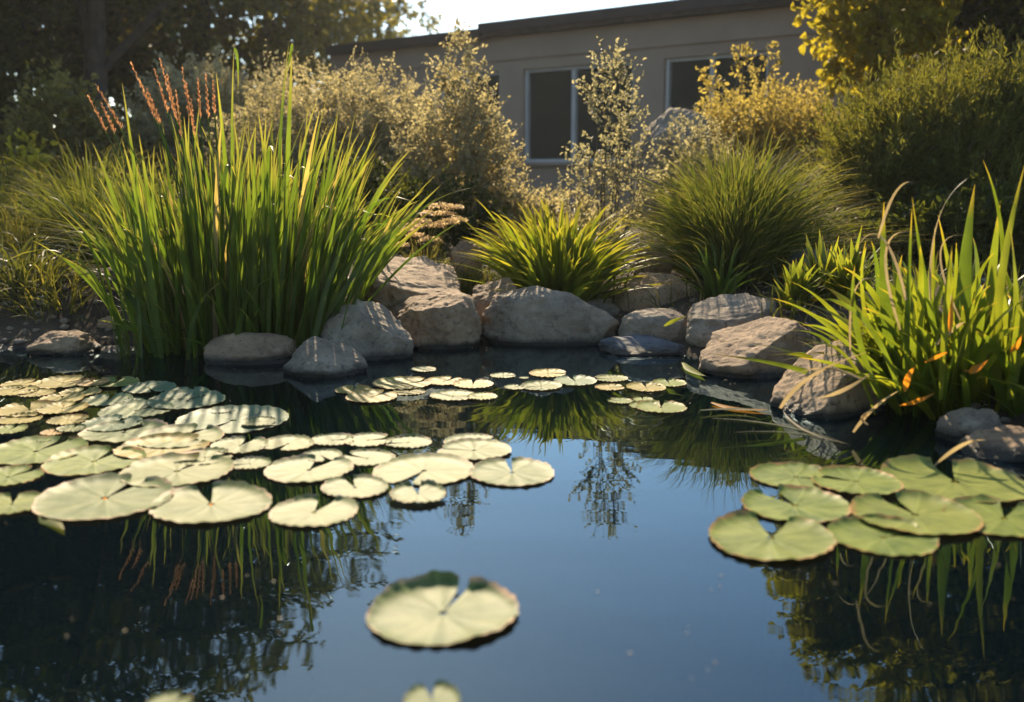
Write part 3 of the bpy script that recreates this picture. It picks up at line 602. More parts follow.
def shrub(name, label, cat, c, blobs, ntw, lpt, tl, ll, lw, mat, nst=9, sr=.008, group=None, barkm='twig', foln='foliage', stemn='stems', twigs=0, core=.45, shoots=None, **kw):
    z_ = gz(*c); o = empty(name, (c[0], c[1], z_), label, cat, group)
    bl = [(c[0] + b[0], c[1] + b[1], z_ + b[2], b[3], b[4], b[5]) for b in blobs]
    a_ = Acc(); P0, dr_, L_ = foliage(a_, bl, ntw, lpt, tl, ll, lw, **kw)
    if core:
        k3 = dict(kw); k3.update(inner=.0, seed=kw.get('seed', 1) + 500, gaps=-.4); foliage(a_, [(b[0], b[1], b[2] - b[5] * .12, b[3] * .72, b[4] * .72, b[5] * .75) for b in bl], int(ntw * core), lpt, tl, ll * 1.7, lw * 1.9, **k3)
    if shoots:
        k4 = dict(kw); k4.update(inner=.8, up=1.7, out=.35, jit=.18, seed=kw.get('seed', 1) + 900, gaps=-.1, splay=.42)
        foliage(a_, [(b[0], b[1], b[2] + b[5] * .02, b[3] * .92, b[4] * .9, b[5] * .72) for b in bl], shoots[0], shoots[1], shoots[2], shoots[3], shoots[4], **k4)
    a_.build(foln, M[mat], o, smooth=False)
    s_ = Acc()
    for i in range(nst):
        e = P0[rng.integers(len(P0))]; b0 = np.array((c[0] + rng.normal() * .012, c[1] + rng.normal() * .012, z_ - .02))
        mid = b0 * .4 + e * .6 + rng.normal(size=3) * .06; mid[2] = b0[2] + (e[2] - b0[2]) * .45
        s_.add(*tube(bez(b0, mid, e, 9), np.linspace(sr, sr * .25, 9), 5))
    for i in rng.integers(0, len(P0), twigs):
        s_.add(*tube(np.array([P0[i] - dr_[i] * L_[i] * .6, P0[i], P0[i] + dr_[i] * L_[i]]), np.array([sr * .4, sr * .3, sr * .12]), 4))
    s_.build(stemn, M[barkm], o); return o
def XY(px, Y): return ((px - 512) / F * Y, Y)
shrub('shrub', 'wide olive-gold shrub below the left end of the building roof', 'shrub', XY(335, 8.2), [(0, 0, .72, .7, .6, .58), (-.5, .1, .6, .45, .45, .5), (.45, .0, .68, .45, .45, .5), (.1, -.1, .45, .8, .5, .4)], 5200, 9, .16, .028, .016, 'shrub_olive', up=.6, seed=2, nst=16, gaps=.2, shoots=(160, 16, .28, .03, .018))
shrub('shrub', 'tall narrow olive-gold shrub left of the middle window', 'shrub', XY(462, 7.4), [(0, 0, .7, .3, .28, .5), (.0, 0, 1.18, .12, .14, .36), (-.15, 0, .6, .34, .28, .45), (.14, 0, .5, .26, .24, .5)], 1900, 9, .17, .03, .018, 'shrub_olive', up=.8, seed=3, twigs=80, gaps=.38, core=.15)
shrub('shrub', 'sparse upright pale shrub in front of the middle window', 'shrub', XY(608, 6.7), [(0, 0, .8, .17, .16, .45), (.03, 0, 1.0, .1, .1, .32), (.12, 0, .55, .17, .14, .35), (-.12, 0, .4, .16, .14, .3)], 420, 8, .16, .032, .02, 'shrub_pale', nst=16, sr=.006, up=1.1, seed=4, twigs=150, gaps=.3, core=0)
shrub('shrub', 'rounded golden-orange shrub in front of the right window', 'shrub', XY(752, 8.6), [(0.05, 0, .68, .55, .5, .48), (-.25, 0, .55, .33, .35, .42), (.4, .1, .62, .38, .4, .45), (0.1, 0, .3, .62, .5, .4)], 3400, 9, .16, .03, .018, 'shrub_gold', up=.8, seed=5, twigs=120, gaps=.15)
shrub('shrub', 'pale silvery shrub partly covering the pale boulder far back', 'shrub', XY(692, 7.7), [(0, 0, .55, .3, .28, .38), (.15, 0, .35, .35, .28, .35)], 900, 8, .13, .028, .014, 'shrub_pale', up=.8, seed=6, twigs=60)
for (px, top, sd_) in [(735, 46, 1), (762, 46, 2), (706, 70, 3)]:
    p = D(px, top, 8.3); cx_, cy_ = XY(px, 8.3); z_ = gz(cx_, cy_)
    shrub('sapling', {1: 'left tall leafy sprig standing above the golden shrub', 2: 'right tall leafy sprig standing above the golden shrub', 3: 'shorter leafy sprig at the left shoulder of the golden shrub'}[sd_], 'sapling', (cx_, cy_), [(0, 0, p[2] - z_ - .16, .04, .04, .16)], 14, 6, .1, .05, .03, 'shrub_gold', nst=2, sr=.006, up=1.2, seed=60 + sd_, group='sprigs above the golden shrub', gaps=-.5, core=0)
shrub('needle_shrub', 'large dense green shrub with feathery upright shoots on the right', 'shrub', XY(930, 6.5), [(0, 0, .6, .62, .5, .48), (.35, 0, .75, .5, .45, .4), (-.3, -.05, .45, .42, .4, .45), (.1, -.1, .3, .75, .45, .4)], 4000, 16, .24, .045, .009, 'rosemary', up=1.1, seed=8, nst=14, twigs=200, gaps=.33, splay=.55, core=.8, shoots=(380, 30, .33, .05, .010))
shrub('shrub', 'grey-green broad leaved bush in front of the dark woods at the left', 'shrub', XY(70, 9.2), [(0, 0, .8, .42, .4, .55), (-.35, 0, .5, .4, .4, .5), (.4, 0, .45, .4, .4, .45)], 700, 7, .2, .075, .042, 'midbush', up=.4, seed=9)
shrub('shrub', 'dull olive bush behind the orange flower spikes', 'shrub', XY(205, 9.8), [(0, 0, .9, .55, .5, .6), (.6, 0, .8, .5, .4, .55), (-.5, 0, .6, .5, .4, .5)], 1500, 8, .2, .05, .03, 'shrub_olive', up=.6, seed=10)
shrub('shrub', 'low yellow leaved bush in the golden grass at the left', 'shrub', XY(38, 7.6), [(0, 0, .55, .12, .1, .2), (-.1, 0, .35, .2, .2, .3)], 60, 6, .12, .06, .04, 'yellow_tree', up=.5, seed=12)
# understorey between the shrubs
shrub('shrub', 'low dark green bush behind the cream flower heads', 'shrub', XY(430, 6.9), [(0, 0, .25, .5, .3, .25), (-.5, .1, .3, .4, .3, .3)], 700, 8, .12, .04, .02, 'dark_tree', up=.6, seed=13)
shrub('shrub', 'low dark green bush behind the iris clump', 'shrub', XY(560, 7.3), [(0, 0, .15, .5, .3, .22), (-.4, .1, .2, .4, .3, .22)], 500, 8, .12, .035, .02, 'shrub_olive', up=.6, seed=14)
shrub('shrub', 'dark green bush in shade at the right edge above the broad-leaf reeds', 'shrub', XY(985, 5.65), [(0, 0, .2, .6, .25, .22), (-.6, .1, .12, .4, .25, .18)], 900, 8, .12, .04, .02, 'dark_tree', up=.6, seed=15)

def tree(label, c, th, crown, ntw, mat, ll, lw, tr=.12, tl=.35, lpt=8, seed=1, cat='tree', name='tree', group=None, nb=12, small=True, gaps=.42, lean=(0, 0), up=.3, inner=.3):
    z_ = gz(*c); o = empty(name, (c[0], c[1], z_), label, cat, group)
    bl = [(c[0] + b[0], c[1] + b[1], z_ + b[2], b[3], b[4], b[5]) for b in crown]
    a_ = Acc(); P0, dr_, L_ = foliage(a_, bl, ntw, lpt, tl, ll, lw, up=up, out=.7, jit=.7, inner=inner, seed=seed, small=small, gaps=gaps); a_.build('crown', M[mat], o, smooth=False)
    s_ = Acc(); b0 = np.array((c[0], c[1], z_ - .1)); tp_ = np.array((c[0] + lean[0], c[1] + lean[1], z_ + th))
    path = bez(b0, (b0 + tp_) / 2 + [rng.normal() * .1, 0, 0], tp_, 12); s_.add(*tube(path, np.linspace(tr, tr * .35, 12) * (1 + .5 * np.exp(-np.linspace(0, 8, 12))), 10))
    for i in range(nb):
        st = path[rng.integers(4, 12)]; e = P0[rng.integers(len(P0))]
        mid = (st + e) / 2 + [0, 0, .25]; s_.add(*tube(bez(st, mid, e, 9), np.linspace(tr * .38, tr * .06, 9), 6))
    s_.build('trunk', M['bark'], o); return o
# woods on the left
WG = 'trees of the dark wood at the left'
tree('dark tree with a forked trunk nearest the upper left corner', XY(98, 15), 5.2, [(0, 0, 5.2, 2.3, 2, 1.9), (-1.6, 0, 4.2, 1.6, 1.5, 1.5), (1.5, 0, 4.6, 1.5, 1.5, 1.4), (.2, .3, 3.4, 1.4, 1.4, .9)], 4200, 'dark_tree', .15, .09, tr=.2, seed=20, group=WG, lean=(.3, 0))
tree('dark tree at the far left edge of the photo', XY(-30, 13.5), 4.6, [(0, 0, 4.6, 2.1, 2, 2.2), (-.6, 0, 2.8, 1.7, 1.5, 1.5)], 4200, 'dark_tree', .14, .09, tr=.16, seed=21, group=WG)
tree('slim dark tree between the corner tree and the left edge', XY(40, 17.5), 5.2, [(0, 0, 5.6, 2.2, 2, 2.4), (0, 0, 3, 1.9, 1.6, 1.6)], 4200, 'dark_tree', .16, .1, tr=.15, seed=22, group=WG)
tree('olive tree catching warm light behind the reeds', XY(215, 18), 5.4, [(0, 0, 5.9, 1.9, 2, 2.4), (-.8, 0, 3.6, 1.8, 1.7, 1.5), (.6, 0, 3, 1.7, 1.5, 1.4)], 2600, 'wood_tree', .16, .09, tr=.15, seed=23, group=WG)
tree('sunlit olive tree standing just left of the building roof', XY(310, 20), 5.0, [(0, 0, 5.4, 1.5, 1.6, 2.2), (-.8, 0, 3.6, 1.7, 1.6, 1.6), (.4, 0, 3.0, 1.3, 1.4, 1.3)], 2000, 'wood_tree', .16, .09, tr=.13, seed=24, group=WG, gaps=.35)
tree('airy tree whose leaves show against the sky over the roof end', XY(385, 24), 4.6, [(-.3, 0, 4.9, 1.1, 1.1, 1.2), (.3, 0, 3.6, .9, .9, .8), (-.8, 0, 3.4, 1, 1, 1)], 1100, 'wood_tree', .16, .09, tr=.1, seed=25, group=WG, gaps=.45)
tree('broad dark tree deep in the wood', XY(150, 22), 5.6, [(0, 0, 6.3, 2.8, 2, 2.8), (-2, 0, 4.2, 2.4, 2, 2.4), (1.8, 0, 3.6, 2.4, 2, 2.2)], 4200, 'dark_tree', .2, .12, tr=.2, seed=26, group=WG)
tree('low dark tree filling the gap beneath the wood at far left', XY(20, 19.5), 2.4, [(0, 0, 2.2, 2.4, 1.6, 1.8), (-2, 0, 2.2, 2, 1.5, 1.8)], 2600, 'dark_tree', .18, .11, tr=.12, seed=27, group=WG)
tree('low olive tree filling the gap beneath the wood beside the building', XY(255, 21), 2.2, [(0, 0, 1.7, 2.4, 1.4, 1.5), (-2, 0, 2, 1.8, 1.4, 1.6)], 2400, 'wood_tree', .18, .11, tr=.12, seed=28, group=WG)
# right side trees
RG = 'trees at the right behind the needle shrub'
tree('yellow-green tree lit from the left beside the building wall', XY(862, 9), 2.7, [(0, 0, 2.3, .62, .6, .85), (.35, .1, 3.0, .7, .6, .75), (.1, 0, 1.5, .45, .5, .6)], 1900, 'yellow_tree', .085, .06, tr=.08, tl=.22, seed=30, small=False, group=RG, gaps=.15)
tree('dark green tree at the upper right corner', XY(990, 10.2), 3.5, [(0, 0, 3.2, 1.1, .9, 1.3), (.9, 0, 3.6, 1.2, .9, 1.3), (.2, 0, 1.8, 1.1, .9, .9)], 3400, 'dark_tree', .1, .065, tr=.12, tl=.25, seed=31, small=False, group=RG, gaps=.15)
tree('mixed green tree beyond the right edge that the pond mirrors', XY(1120, 7.6), 3.2, [(0, 0, 2.6, .9, .8, 1.1), (.3, 0, 1.5, 1.0, .8, .8)], 2000, 'midbush', .09, .055, tr=.1, tl=.25, seed=32, small=False, group=RG, gaps=.15)

BG = 'trees outside the picture mirrored in the window panes'
for i, (x_, y_) in enumerate([(-13.5, 9.5), (-12, 6.5), (-16, 12), (-4, -8), (5, -8)]):
    tree('broad tree outside the picture, mirrored dark in the window panes', (x_, y_), 5, [(0, 0, 4.6, 2.6, 2.4, 2.6), (0, 0, 2.4, 2.4, 2.2, 1.8)], 2000, 'dark_tree', .3, .2, tr=.2, seed=40 + i, group=BG, gaps=.3)
# ------------------------------------------------------------------ ground cover
a_ = Acc(); n = 9000
gxs = rng.uniform(-5, 4, n); gys = rng.uniform(3, 11, n); sdd = shore_sd(gxs, gys); kp = (sdd > .25) & (np.abs(gxs) < gys * .62 + .3); gxs, gys = gxs[kp], gys[kp]; n = len(gxs)
B_ = np.stack([gxs, gys, ground_z(gxs, gys) - .01], -1); hh_ = rng.uniform(.05, .2, n); dd = rng.normal(size=(n, 2)) * .07
T2 = B_ + np.stack([dd[:, 0], dd[:, 1], hh_], -1); C_ = B_ + np.stack([dd[:, 0] * .2, dd[:, 1] * .2, hh_ * .8], -1)
a_.add(*blades(B_, C_, T2, rng.uniform(.005, .014, n), nseg=3)); o = a_.build('ground_cover', M['cover']); tag(o, 'short green ground cover growing between the shrubs', 'ground cover', kind='stuff')
a_ = Acc(); n = 5000
gxs = rng.uniform(-5, 4, n); gys = rng.uniform(3, 10, n); sdd = shore_sd(gxs, gys); kp = sdd > .05; gxs, gys = gxs[kp], gys[kp]; n = len(gxs)
a_.add(*leaves4(np.stack([gxs, gys, ground_z(gxs, gys) + .012], -1), np.stack([rng.normal(size=n), rng.normal(size=n), rng.normal(size=n) * .2], -1), rng.uniform(.02, .05, n), rng.uniform(.012, .03, n), nrmhint=np.array((0, 0, 2.))))
o = a_.build('leaf_litter', M['dry']); tag(o, 'scattered dry fallen leaves on the bank', 'leaf litter', kind='stuff')

# ------------------------------------------------------------------ lily pads
def pad_mat(name, c1, c2, edge, rough=.52, under=(0.12, 0.09, 0.03), spec=.17):
    m, t, out = new_mat(name)
    tc = nd(t, 'ShaderNodeTexCoord'); at = nd(t, 'ShaderNodeAttribute', attribute_name='tip'); oi = nd(t, 'ShaderNodeObjectInfo')
    n1 = nd(t, 'ShaderNodeTexNoise', Scale=14.0, Detail=6.0, Roughness=.6)
    av = nd(t, 'ShaderNodeVectorMath', operation='ADD'); t.links.new(tc.outputs['Object'], av.inputs[0]); t.links.new(oi.outputs['Location'], av.inputs[1]); t.links.new(av.outputs[0], n1.inputs['Vector'])
    mr = nd(t, 'ShaderNodeMapRange'); mr.inputs[1].default_value = .35; mr.inputs[2].default_value = .65; t.links.new(n1.outputs[0], mr.inputs[0])
    col = mixc(t, mr.outputs[0], c1, c2)
    # radial veins
    sx = nd(t, 'ShaderNodeSeparateXYZ'); t.links.new(tc.outputs['Object'], sx.inputs[0])
    an = nd(t, 'ShaderNodeMath', operation='ARCTAN2'); t.links.new(sx.outputs[1], an.inputs[0]); t.links.new(sx.outputs[0], an.inputs[1])
    m1 = nd(t, 'ShaderNodeMath', operation='MULTIPLY'); t.links.new(an.outputs[0], m1.inputs[0]); m1.inputs[1].default_value = 11
    wv = nd(t, 'ShaderNodeMath', operation='COSINE'); t.links.new(m1.outputs[0], wv.inputs[0])
    pw = nd(t, 'ShaderNodeMapRange'); pw.inputs[1].default_value = .9; pw.inputs[2].default_value = 1.0; t.links.new(wv.outputs[0], pw.inputs[0])
    vm = nd(t, 'ShaderNodeMath', operation='MULTIPLY'); t.links.new(pw.outputs[0], vm.inputs[0]); vm.inputs[1].default_value = .3
    col = mixc(t, vm.outputs[0], col, tuple(min(1, v * 1.8) for v in c2))
    # discoloured rim in patches
    n2 = nd(t, 'ShaderNodeTexNoise', Scale=17.0, Detail=2.0); t.links.new(av.outputs[0], n2.inputs['Vector'])
    ad = nd(t, 'ShaderNodeMath', operation='MULTIPLY_ADD'); t.links.new(n2.outputs[0], ad.inputs[0]); ad.inputs[1].default_value = .28; t.links.new(at.outputs['Fac'], ad.inputs[2])
    er = nd(t, 'ShaderNodeMapRange'); er.inputs[1].default_value = 1.08; er.inputs[2].default_value = 1.16; t.links.new(ad.outputs[0], er.inputs[0])
    col = mixc(t, er.outputs[0], col, edge)
    # specks of rot and insect holes
    n3 = nd(t, 'ShaderNodeTexNoise', Scale=60.0, Detail=2.0); t.links.new(av.outputs[0], n3.inputs['Vector'])
    r3 = nd(t, 'ShaderNodeMapRange'); r3.inputs[1].default_value = .7; r3.inputs[2].default_value = .74; t.links.new(n3.outputs[0], r3.inputs[0])
    col = mixc(t, r3.outputs[0], col, (0.1, 0.06, 0.02))
    # age: each pad keeps its own mix of green, yellow and brown
    ag = nd(t, 'ShaderNodeMapRange'); ag.inputs[1].default_value = .25; ag.inputs[2].default_value = 1.0; ag.inputs[4].default_value = .5; t.links.new(oi.outputs['Random'], ag.inputs[0])
    n5 = nd(t, 'ShaderNodeTexNoise', Scale=7.0, Detail=3.0); t.links.new(av.outputs[0], n5.inputs['Vector'])
    am_ = nd(t, 'ShaderNodeMath', operation='MULTIPLY'); t.links.new(ag.outputs[0], am_.inputs[0]); t.links.new(n5.outputs[0], am_.inputs[1])
    col = mixc(t, am_.outputs[0], col, (0.3, 0.28, 0.07))
    geo = nd(t, 'ShaderNodeNewGeometry'); col = mixc(t, geo.outputs['Backfacing'], col, under)
    pr = nd(t, 'ShaderNodeBsdfPrincipled', Roughness=rough); pr.inputs['Specular IOR Level'].default_value = spec; t.links.new(col, pr.inputs['Base Color'])
    bpn = nd(t, 'ShaderNodeBump', Strength=.12, Distance=.003); t.links.new(wv.outputs[0], bpn.inputs['Height'])
    nb = nd(t, 'ShaderNodeTexNoise', Scale=30.0, Detail=4.0); t.links.new(av.outputs[0], nb.inputs['Vector'])
    bq = nd(t, 'ShaderNodeBump', Strength=.25, Distance=.004); t.links.new(nb.outputs[0], bq.inputs['Height']); t.links.new(bpn.outputs[0], bq.inputs['Normal']); t.links.new(bq.outputs[0], pr.inputs['Normal'])
    tr = nd(t, 'ShaderNodeBsdfTranslucent'); t.links.new(col, tr.inputs['Color'])
    mx = nd(t, 'ShaderNodeMixShader'); mx.inputs[0].default_value = .15; t.links.new(pr.outputs[0], mx.inputs[1]); t.links.new(tr.outputs[0], mx.inputs[2]); t.links.new(mx.outputs[0], out.inputs[0])
    return m
PM = {'g': pad_mat('green_pad', (0.085, 0.13, 0.02), (0.2, 0.24, 0.045), (0.4, 0.2, 0.07)),
      'y': pad_mat('yellow_pad', (0.2, 0.17, 0.035), (0.34, 0.26, 0.06), (0.42, 0.2, 0.05)),
      'p': pad_mat('pale_pad', (0.06, 0.105, 0.022), (0.16, 0.185, 0.06), (0.5, 0.33, 0.2), rough=.55, spec=.2),
      'b': pad_mat('shade_tinted_pad', (0.08, 0.14, 0.07), (0.14, 0.2, 0.1), (0.2, 0.22, 0.1)),  # cool cast of the reeds' shade painted into the pad colour
      'r': pad_mat('brown_pad', (0.3, 0.17, 0.05), (0.42, 0.26, 0.08), (0.35, 0.12, 0.04))}
import bmesh
npad = 0
def lily(px, py, wpx, kind, label, notch=100, curl=.03, gap=10, ragged=.02, tilt=(0, 0), lift=0, stem=0, name='lily_pad', cat='lily pad', group='lily pads floating on the pond', vcut=.06, back=.05):
    """notch: direction of the cut, degrees anticlockwise from the right as seen from above"""
    global npad; npad += 1
    rr = np.random.default_rng(1000 + npad)
    p = P(px, py, 0.0); r = (wpx * (1.06 if px < 560 else 1)) / 2 / F * math.hypot(p[1], CH * .3)
    na, nr = 96, 9; g2 = math.radians(gap); th = np.linspace(g2, 2 * np.pi - g2, na)
    e1 = rr.uniform(0, 6.28, 5); ragged *= .6; sc = rr.normal(size=na + 8); sc = np.convolve(sc, [.25, .5, .25], 'same')[4:4 + na]; am = rr.uniform(.3, 1, 5)
    edge = 1 + .02 * np.sin(2 * th + e1[0]) + .015 * np.sin(3 * th + e1[1]) + ragged * np.sin(26 * th + e1[2]) * (.5 + .5 * np.sin(3 * th + e1[3])) + .014 * sc
    # lobes rounded near the cut
    dn = np.minimum(th - g2, 2 * np.pi - g2 - th); edge *= 1 - .12 * np.exp(-(dn / .1) ** 1.3)
    el = rr.uniform(.92, 1.0); na0 = math.radians(notch)
    V = []; Tt = []
    wav = curl * r * .22 * (1.0 * np.clip(np.sin(2 * th + e1[3]) + .3, -.1, 2) * am[0] + .5 * np.sin(5 * th + e1[4]) * am[1] + .3 * np.sin(9 * th + e1[0]))
    for i in range(nr + 1):
        q = (i / nr) ** .8; q0 = vcut + (1 - vcut) * q
        x = np.cos(th) * q0 * edge ** (q ** 2) * r; y = np.sin(th) * q0 * edge ** (q ** 2) * r * el
        z = wav * q ** 3 * 1.4 + curl * r * (.22 + .5 * np.clip(np.sin(th + na0), 0, 1)) * q ** 8 + back * r * np.clip(np.sin(th + na0) + .1, 0, 1) * q ** 9 + (.0012 * (.5 + np.sin(24 * th + e1[2])) + .0012 * sc) * q ** 12 + .0 * th
        z = z + .0004 * np.cos(11 * th) * q ** 2
        X_ = x * math.cos(na0) - y * math.sin(na0); Y2 = x * math.sin(na0) + y * math.cos(na0)
        z = z + X_ * tilt[0] + Y2 * tilt[1]
        V.append(np.stack([X_, Y2, z], -1)); Tt.append(np.full(na, q))
    V = np.vstack(V); Tt = np.concatenate(Tt)
    i_, j_ = np.meshgrid(np.arange(nr), np.arange(na - 1), indexing='ij'); a0 = (i_ * na + j_).ravel()
    Fq = np.stack([a0, a0 + na, a0 + na + 1, a0 + 1], 1)
    V[:, 2] = np.maximum(V[:, 2], -.0006) if not (tilt[0] or tilt[1]) else V[:, 2]; zz = .0015 + (npad % 6) * .0007 + lift
    c = np.array((p[0], p[1], zz))
    o = mesh_np(name, V + c, Fq, Tt, PM[kind] if isinstance(kind, str) else kind, origin=tuple(c))
    tag(o, label, cat, group)
    if stem:
        a_ = Acc(); e = c + [rr.uniform(-.08, .08), rr.uniform(-.25, -.05), -.45]
        a_.add(*tube(bez(c, c + [0, 0, -.25], e, 8) , .005, 6)); st = a_.build('stem', M['orange'] if stem == 2 else M['moss']); st.parent = o; st.location = -c
    return o
L = lily
# near pads
L(443, 614, 156, 'p', 'large single pale pad floating alone in open blue water, heart shaped, rim raised', 74, .11, 5, .025, tilt=(0, .0), back=.07)
L(432, 704, 62, 'p', 'curled pale pad cut off by the bottom edge below the large single pad', 100, .16, 12, .03, tilt=(0, .03), back=0, lift=.004)
L(170, 706, 46, 'p', 'small curled pad at the bottom edge, at the left', 60, .16, 12, .03, back=0)
# left raft, front row
L(211, 506, 120, 'p', 'big pale pad in the front row of the left raft, right of the widest pad', 112, .05, 9, .03, stem=2)
L(105, 500, 134, 'p', 'widest pale green pad in the front row of the left raft', 76, .05, 8, .03, stem=2)
L(314, 513, 90, 'p', 'heart shaped white-lit pad at the right end of the front row, cut facing away', 80, .07, 14, .03, stem=1)
L(12, 505, 66, 'g', 'bright green pad cut by the left edge in the front row', 110, .05, 8, .02)
L(8, 478, 68, 'g', 'green pad cut by the left edge in the second row', 60, .04, 8, .02)
L(418, 498, 56, 'p', 'small curled white pad at the front right of the raft, over blue water', 100, .12, 12, .04, tilt=(0, .05), lift=.008)
L(355, 489, 68, 'p', 'ragged white-lit pad between the heart shaped one and the small curled one', 110, .06, 9, .04)
L(177, 473, 108, 'p', 'wide pale pad with a yellow leaf across its upper edge, behind the big front pad', 70, .05, 9, .025, stem=1)
L(94, 462, 96, 'g', 'pale green pad in the second row, its cut pointing at the back', 80, .05, 9, .02, stem=1)
L(36, 452, 100, 'g', 'wide pale green pad near the left edge in the third row', 75, .04, 8, .02)
L(309, 471, 88, 'p', 'white-lit pad with a wide cut, behind the heart shaped one', 75, .06, 16, .02)
L(424, 472, 100, 'p', 'large round pad with a dark hole near its front rim', 250, .04, 9, .02)
L(512, 474, 88, 'p', 'rightmost pad of the raft, flat and greyish, touching the open water', 95, .03, 5, .015)
L(474, 452, 72, 'p', 'pad behind the rightmost one with a small spot at its centre', 170, .03, 4, .01)
L(471, 442, 54, 'p', 'narrow pad peeping out behind the pad with the centre spot', 20, .03, 8)
L(367, 459, 54, 'p', 'pale pad right of the wide-cut one, overlapped by its neighbours', 150, .05, 9)
L(322, 457, 40, 'p', 'small pale pad filling the wide cut of its neighbour', 300, .05, 10)
L(250, 465, 40, 'p', 'small pale pad with an orange front rim left of the wide-cut one', 200, .05, 9, .02)
L(205, 459, 56, 'p', 'pale pad with an orange torn cut behind the wide pale pad', 30, .06, 14)
L(163, 449, 88, 'y', 'yellowish pad carrying a small crumpled leaf', 40, .05, 9)
L(408, 443, 46, 'p', 'white-lit pad with a rough right edge in the back row', 190, .07, 9, .04)
L(368, 441, 48, 'p', 'white-lit pad in the back row just left of the rough-edged one', 20, .05, 12)
L(333, 441, 44, 'p', 'white-lit pad in the back row with its cut turned right', 10, .05, 14)
L(288, 445, 52, 'p', 'white-lit pad in the back row with its cut turned to the viewer', 250, .05, 12)
L(240, 447, 58, 'p', 'pale pad at the left of the white back row, before the big blue-green pad', 80, .05, 12)
L(180, 439, 86, 'p', 'long pale pad behind the yellowish one', 70, .04, 9)
L(124, 433, 86, 'p', 'pale pad with a brightly lit front rim, centre of the left raft', 100, .07, 9, .02, tilt=(0, -.03))
# pads in the reeds' shade, its blue-green cast put into their colour
L(233, 421, 106, 'b', 'big blue-green pad in the shade of the reeds', 250, .03, 7)
L(259, 425, 34, 'p', 'small sunlit pad resting on the front of the big blue-green pad', 10, .05, 8, lift=.008)
L(222, 411, 28, 'b', 'tiny blue-green pad behind the big blue-green pad', 90, .03, 8)
L(187, 402, 76, 'b', 'shaded green pad with an upturned right end, in front of the reeds', 85, .05, 8)
L(185, 395, 50, 'b', 'narrow shaded green pad behind the one with the upturned end', 90, .03, 8)
L(136, 411, 70, 'b', 'blue-green pad in the middle of the shaded group', 60, .04, 8)
L(108, 401, 50, 'b', 'blue-green pad behind the middle one of the shaded group', 100, .04, 8)
L(133, 401, 18, 'b', 'tiny shaded pad right of the blue-green group', 0, .03, 8)
L(112, 425, 60, 'b', 'blue-green pad behind the pad with the brightly lit rim', 80, .04, 8)
L(149, 389, 50, 'b', 'oval shaded green pad alone in front of the left reeds', 300, .02, 6)
L(72, 430, 28, 'p', 'small pale pad left of the pad with the lit rim', 90, .05, 8)
L(10, 430, 34, 'g', 'small green pad at the left edge behind the third row', 90, .05, 8)
L(20, 420, 42, 'y', 'yellowish pad at the left edge, fourth row', 50, .05, 8)
L(68, 421, 38, 'y', 'small oval yellowish pad alone in the dark gap at the left', 10, .03, 5)
L(30, 411, 62, 'y', 'long yellowish pad at the left, fifth row', 120, .05, 8)
L(63, 411, 48, 'y', 'yellowish pad overlapping the long one at its right', 70, .05, 8, lift=.005)
L(62, 400, 44, 'y', 'yellowish pad left of the blue-green group', 110, .04, 8)
L(80, 393, 38, 'y', 'yellowish pad just in front of the orange-brown pad', 90, .06, 8)
L(36, 394, 34, 'y', 'small oval yellow pad in the far left corner', 200, .03, 6)
L(14, 392, 44, 'y', 'narrow yellow pad at the left edge, sixth row', 80, .05, 8)
L(22, 385, 38, 'y', 'farthest yellow pad at the left', 60, .03, 8)
L(63, 384, 54, 'y', 'long yellow pad in the farthest row, left of the orange-brown one', 50, .05, 8)
L(115, 384, 46, 'g', 'farthest green pad at the right of the orange-brown one', 100, .03, 8)
L(93, 385, 32, 'r', 'curled orange-brown pad in the farthest left row', 90, .16, 14, .04, lift=.006)
L(53, 433, 24, 'r', 'small brown sunken pad between pale pads at the left', 90, .05, 12)
L(45, 441, 16, 'y', 'tiny yellow pad piece near the brown sunken one', 0, .05, 12)
# middle row under the boulders
MG = 'small pads below the boulders'
for a in [(353, 391, 36, 'y', 'leftmost small yellow pad below the angular grey boulder', 90), (372, 398, 52, 'y', 'larger yellow pad in front of the leftmost small one', 60), (402, 385, 56, 'y', 'long yellow pad with specks below the domed boulder', 30), (409, 392, 32, 'y', 'small pad tucked in front of the speckled yellow one', 90),
          (424, 370, 25, 'p', 'tiny pale pad nearest the blocky tan boulder', 0), (444, 382, 38, 'y', 'bright yellow pad left half of the touching pair', 60), (473, 385, 40, 'y', 'bright yellow pad right half of the touching pair', 90), (453, 397, 44, 'p', 'pale pad with a ragged right side in front of the touching pair', 355),
          (482, 398, 30, 'g', 'sunken green pad beside the ragged pale one', 180), (503, 376, 25, 'p', 'small oval pad left of the bright one, below the largest boulder', 0), (548, 374, 37, 'y', 'bright golden oval pad below the largest boulder', 0), (515, 388, 22, 'p', 'small pale pad overlapped by a larger one under the golden oval', 60),
          (541, 387, 40, 'p', 'pale oval pad in front of the golden oval', 200), (575, 382, 46, 'b', 'dark green shaded pad right of the golden oval', 100), (524, 379, 10, 'p', 'tiniest pale pad between two ovals', 0), (611, 379, 34, 'p', 'narrow pale pad below the slate slab', 180), (610, 388, 30, 'y', 'yellow pad folded at its right, under the slate slab', 10),
          (646, 388, 42, 'y', 'long yellow pad right of the folded one', 90), (669, 384, 36, 'g', 'thin green pad behind the long yellow one', 90), (620, 402, 26, 'g', 'leftmost green pad of the little cluster near the twig', 150), (643, 401, 22, 'g', 'small green pad at the back of the little cluster', 90), (645, 406, 34, 'g', 'middle green pad of the little cluster', 60), (661, 408, 52, 'g', 'widest green pad of the little cluster with an orange right tip', 80)]:
    L(*a, curl=.04, gap=7, group=MG)
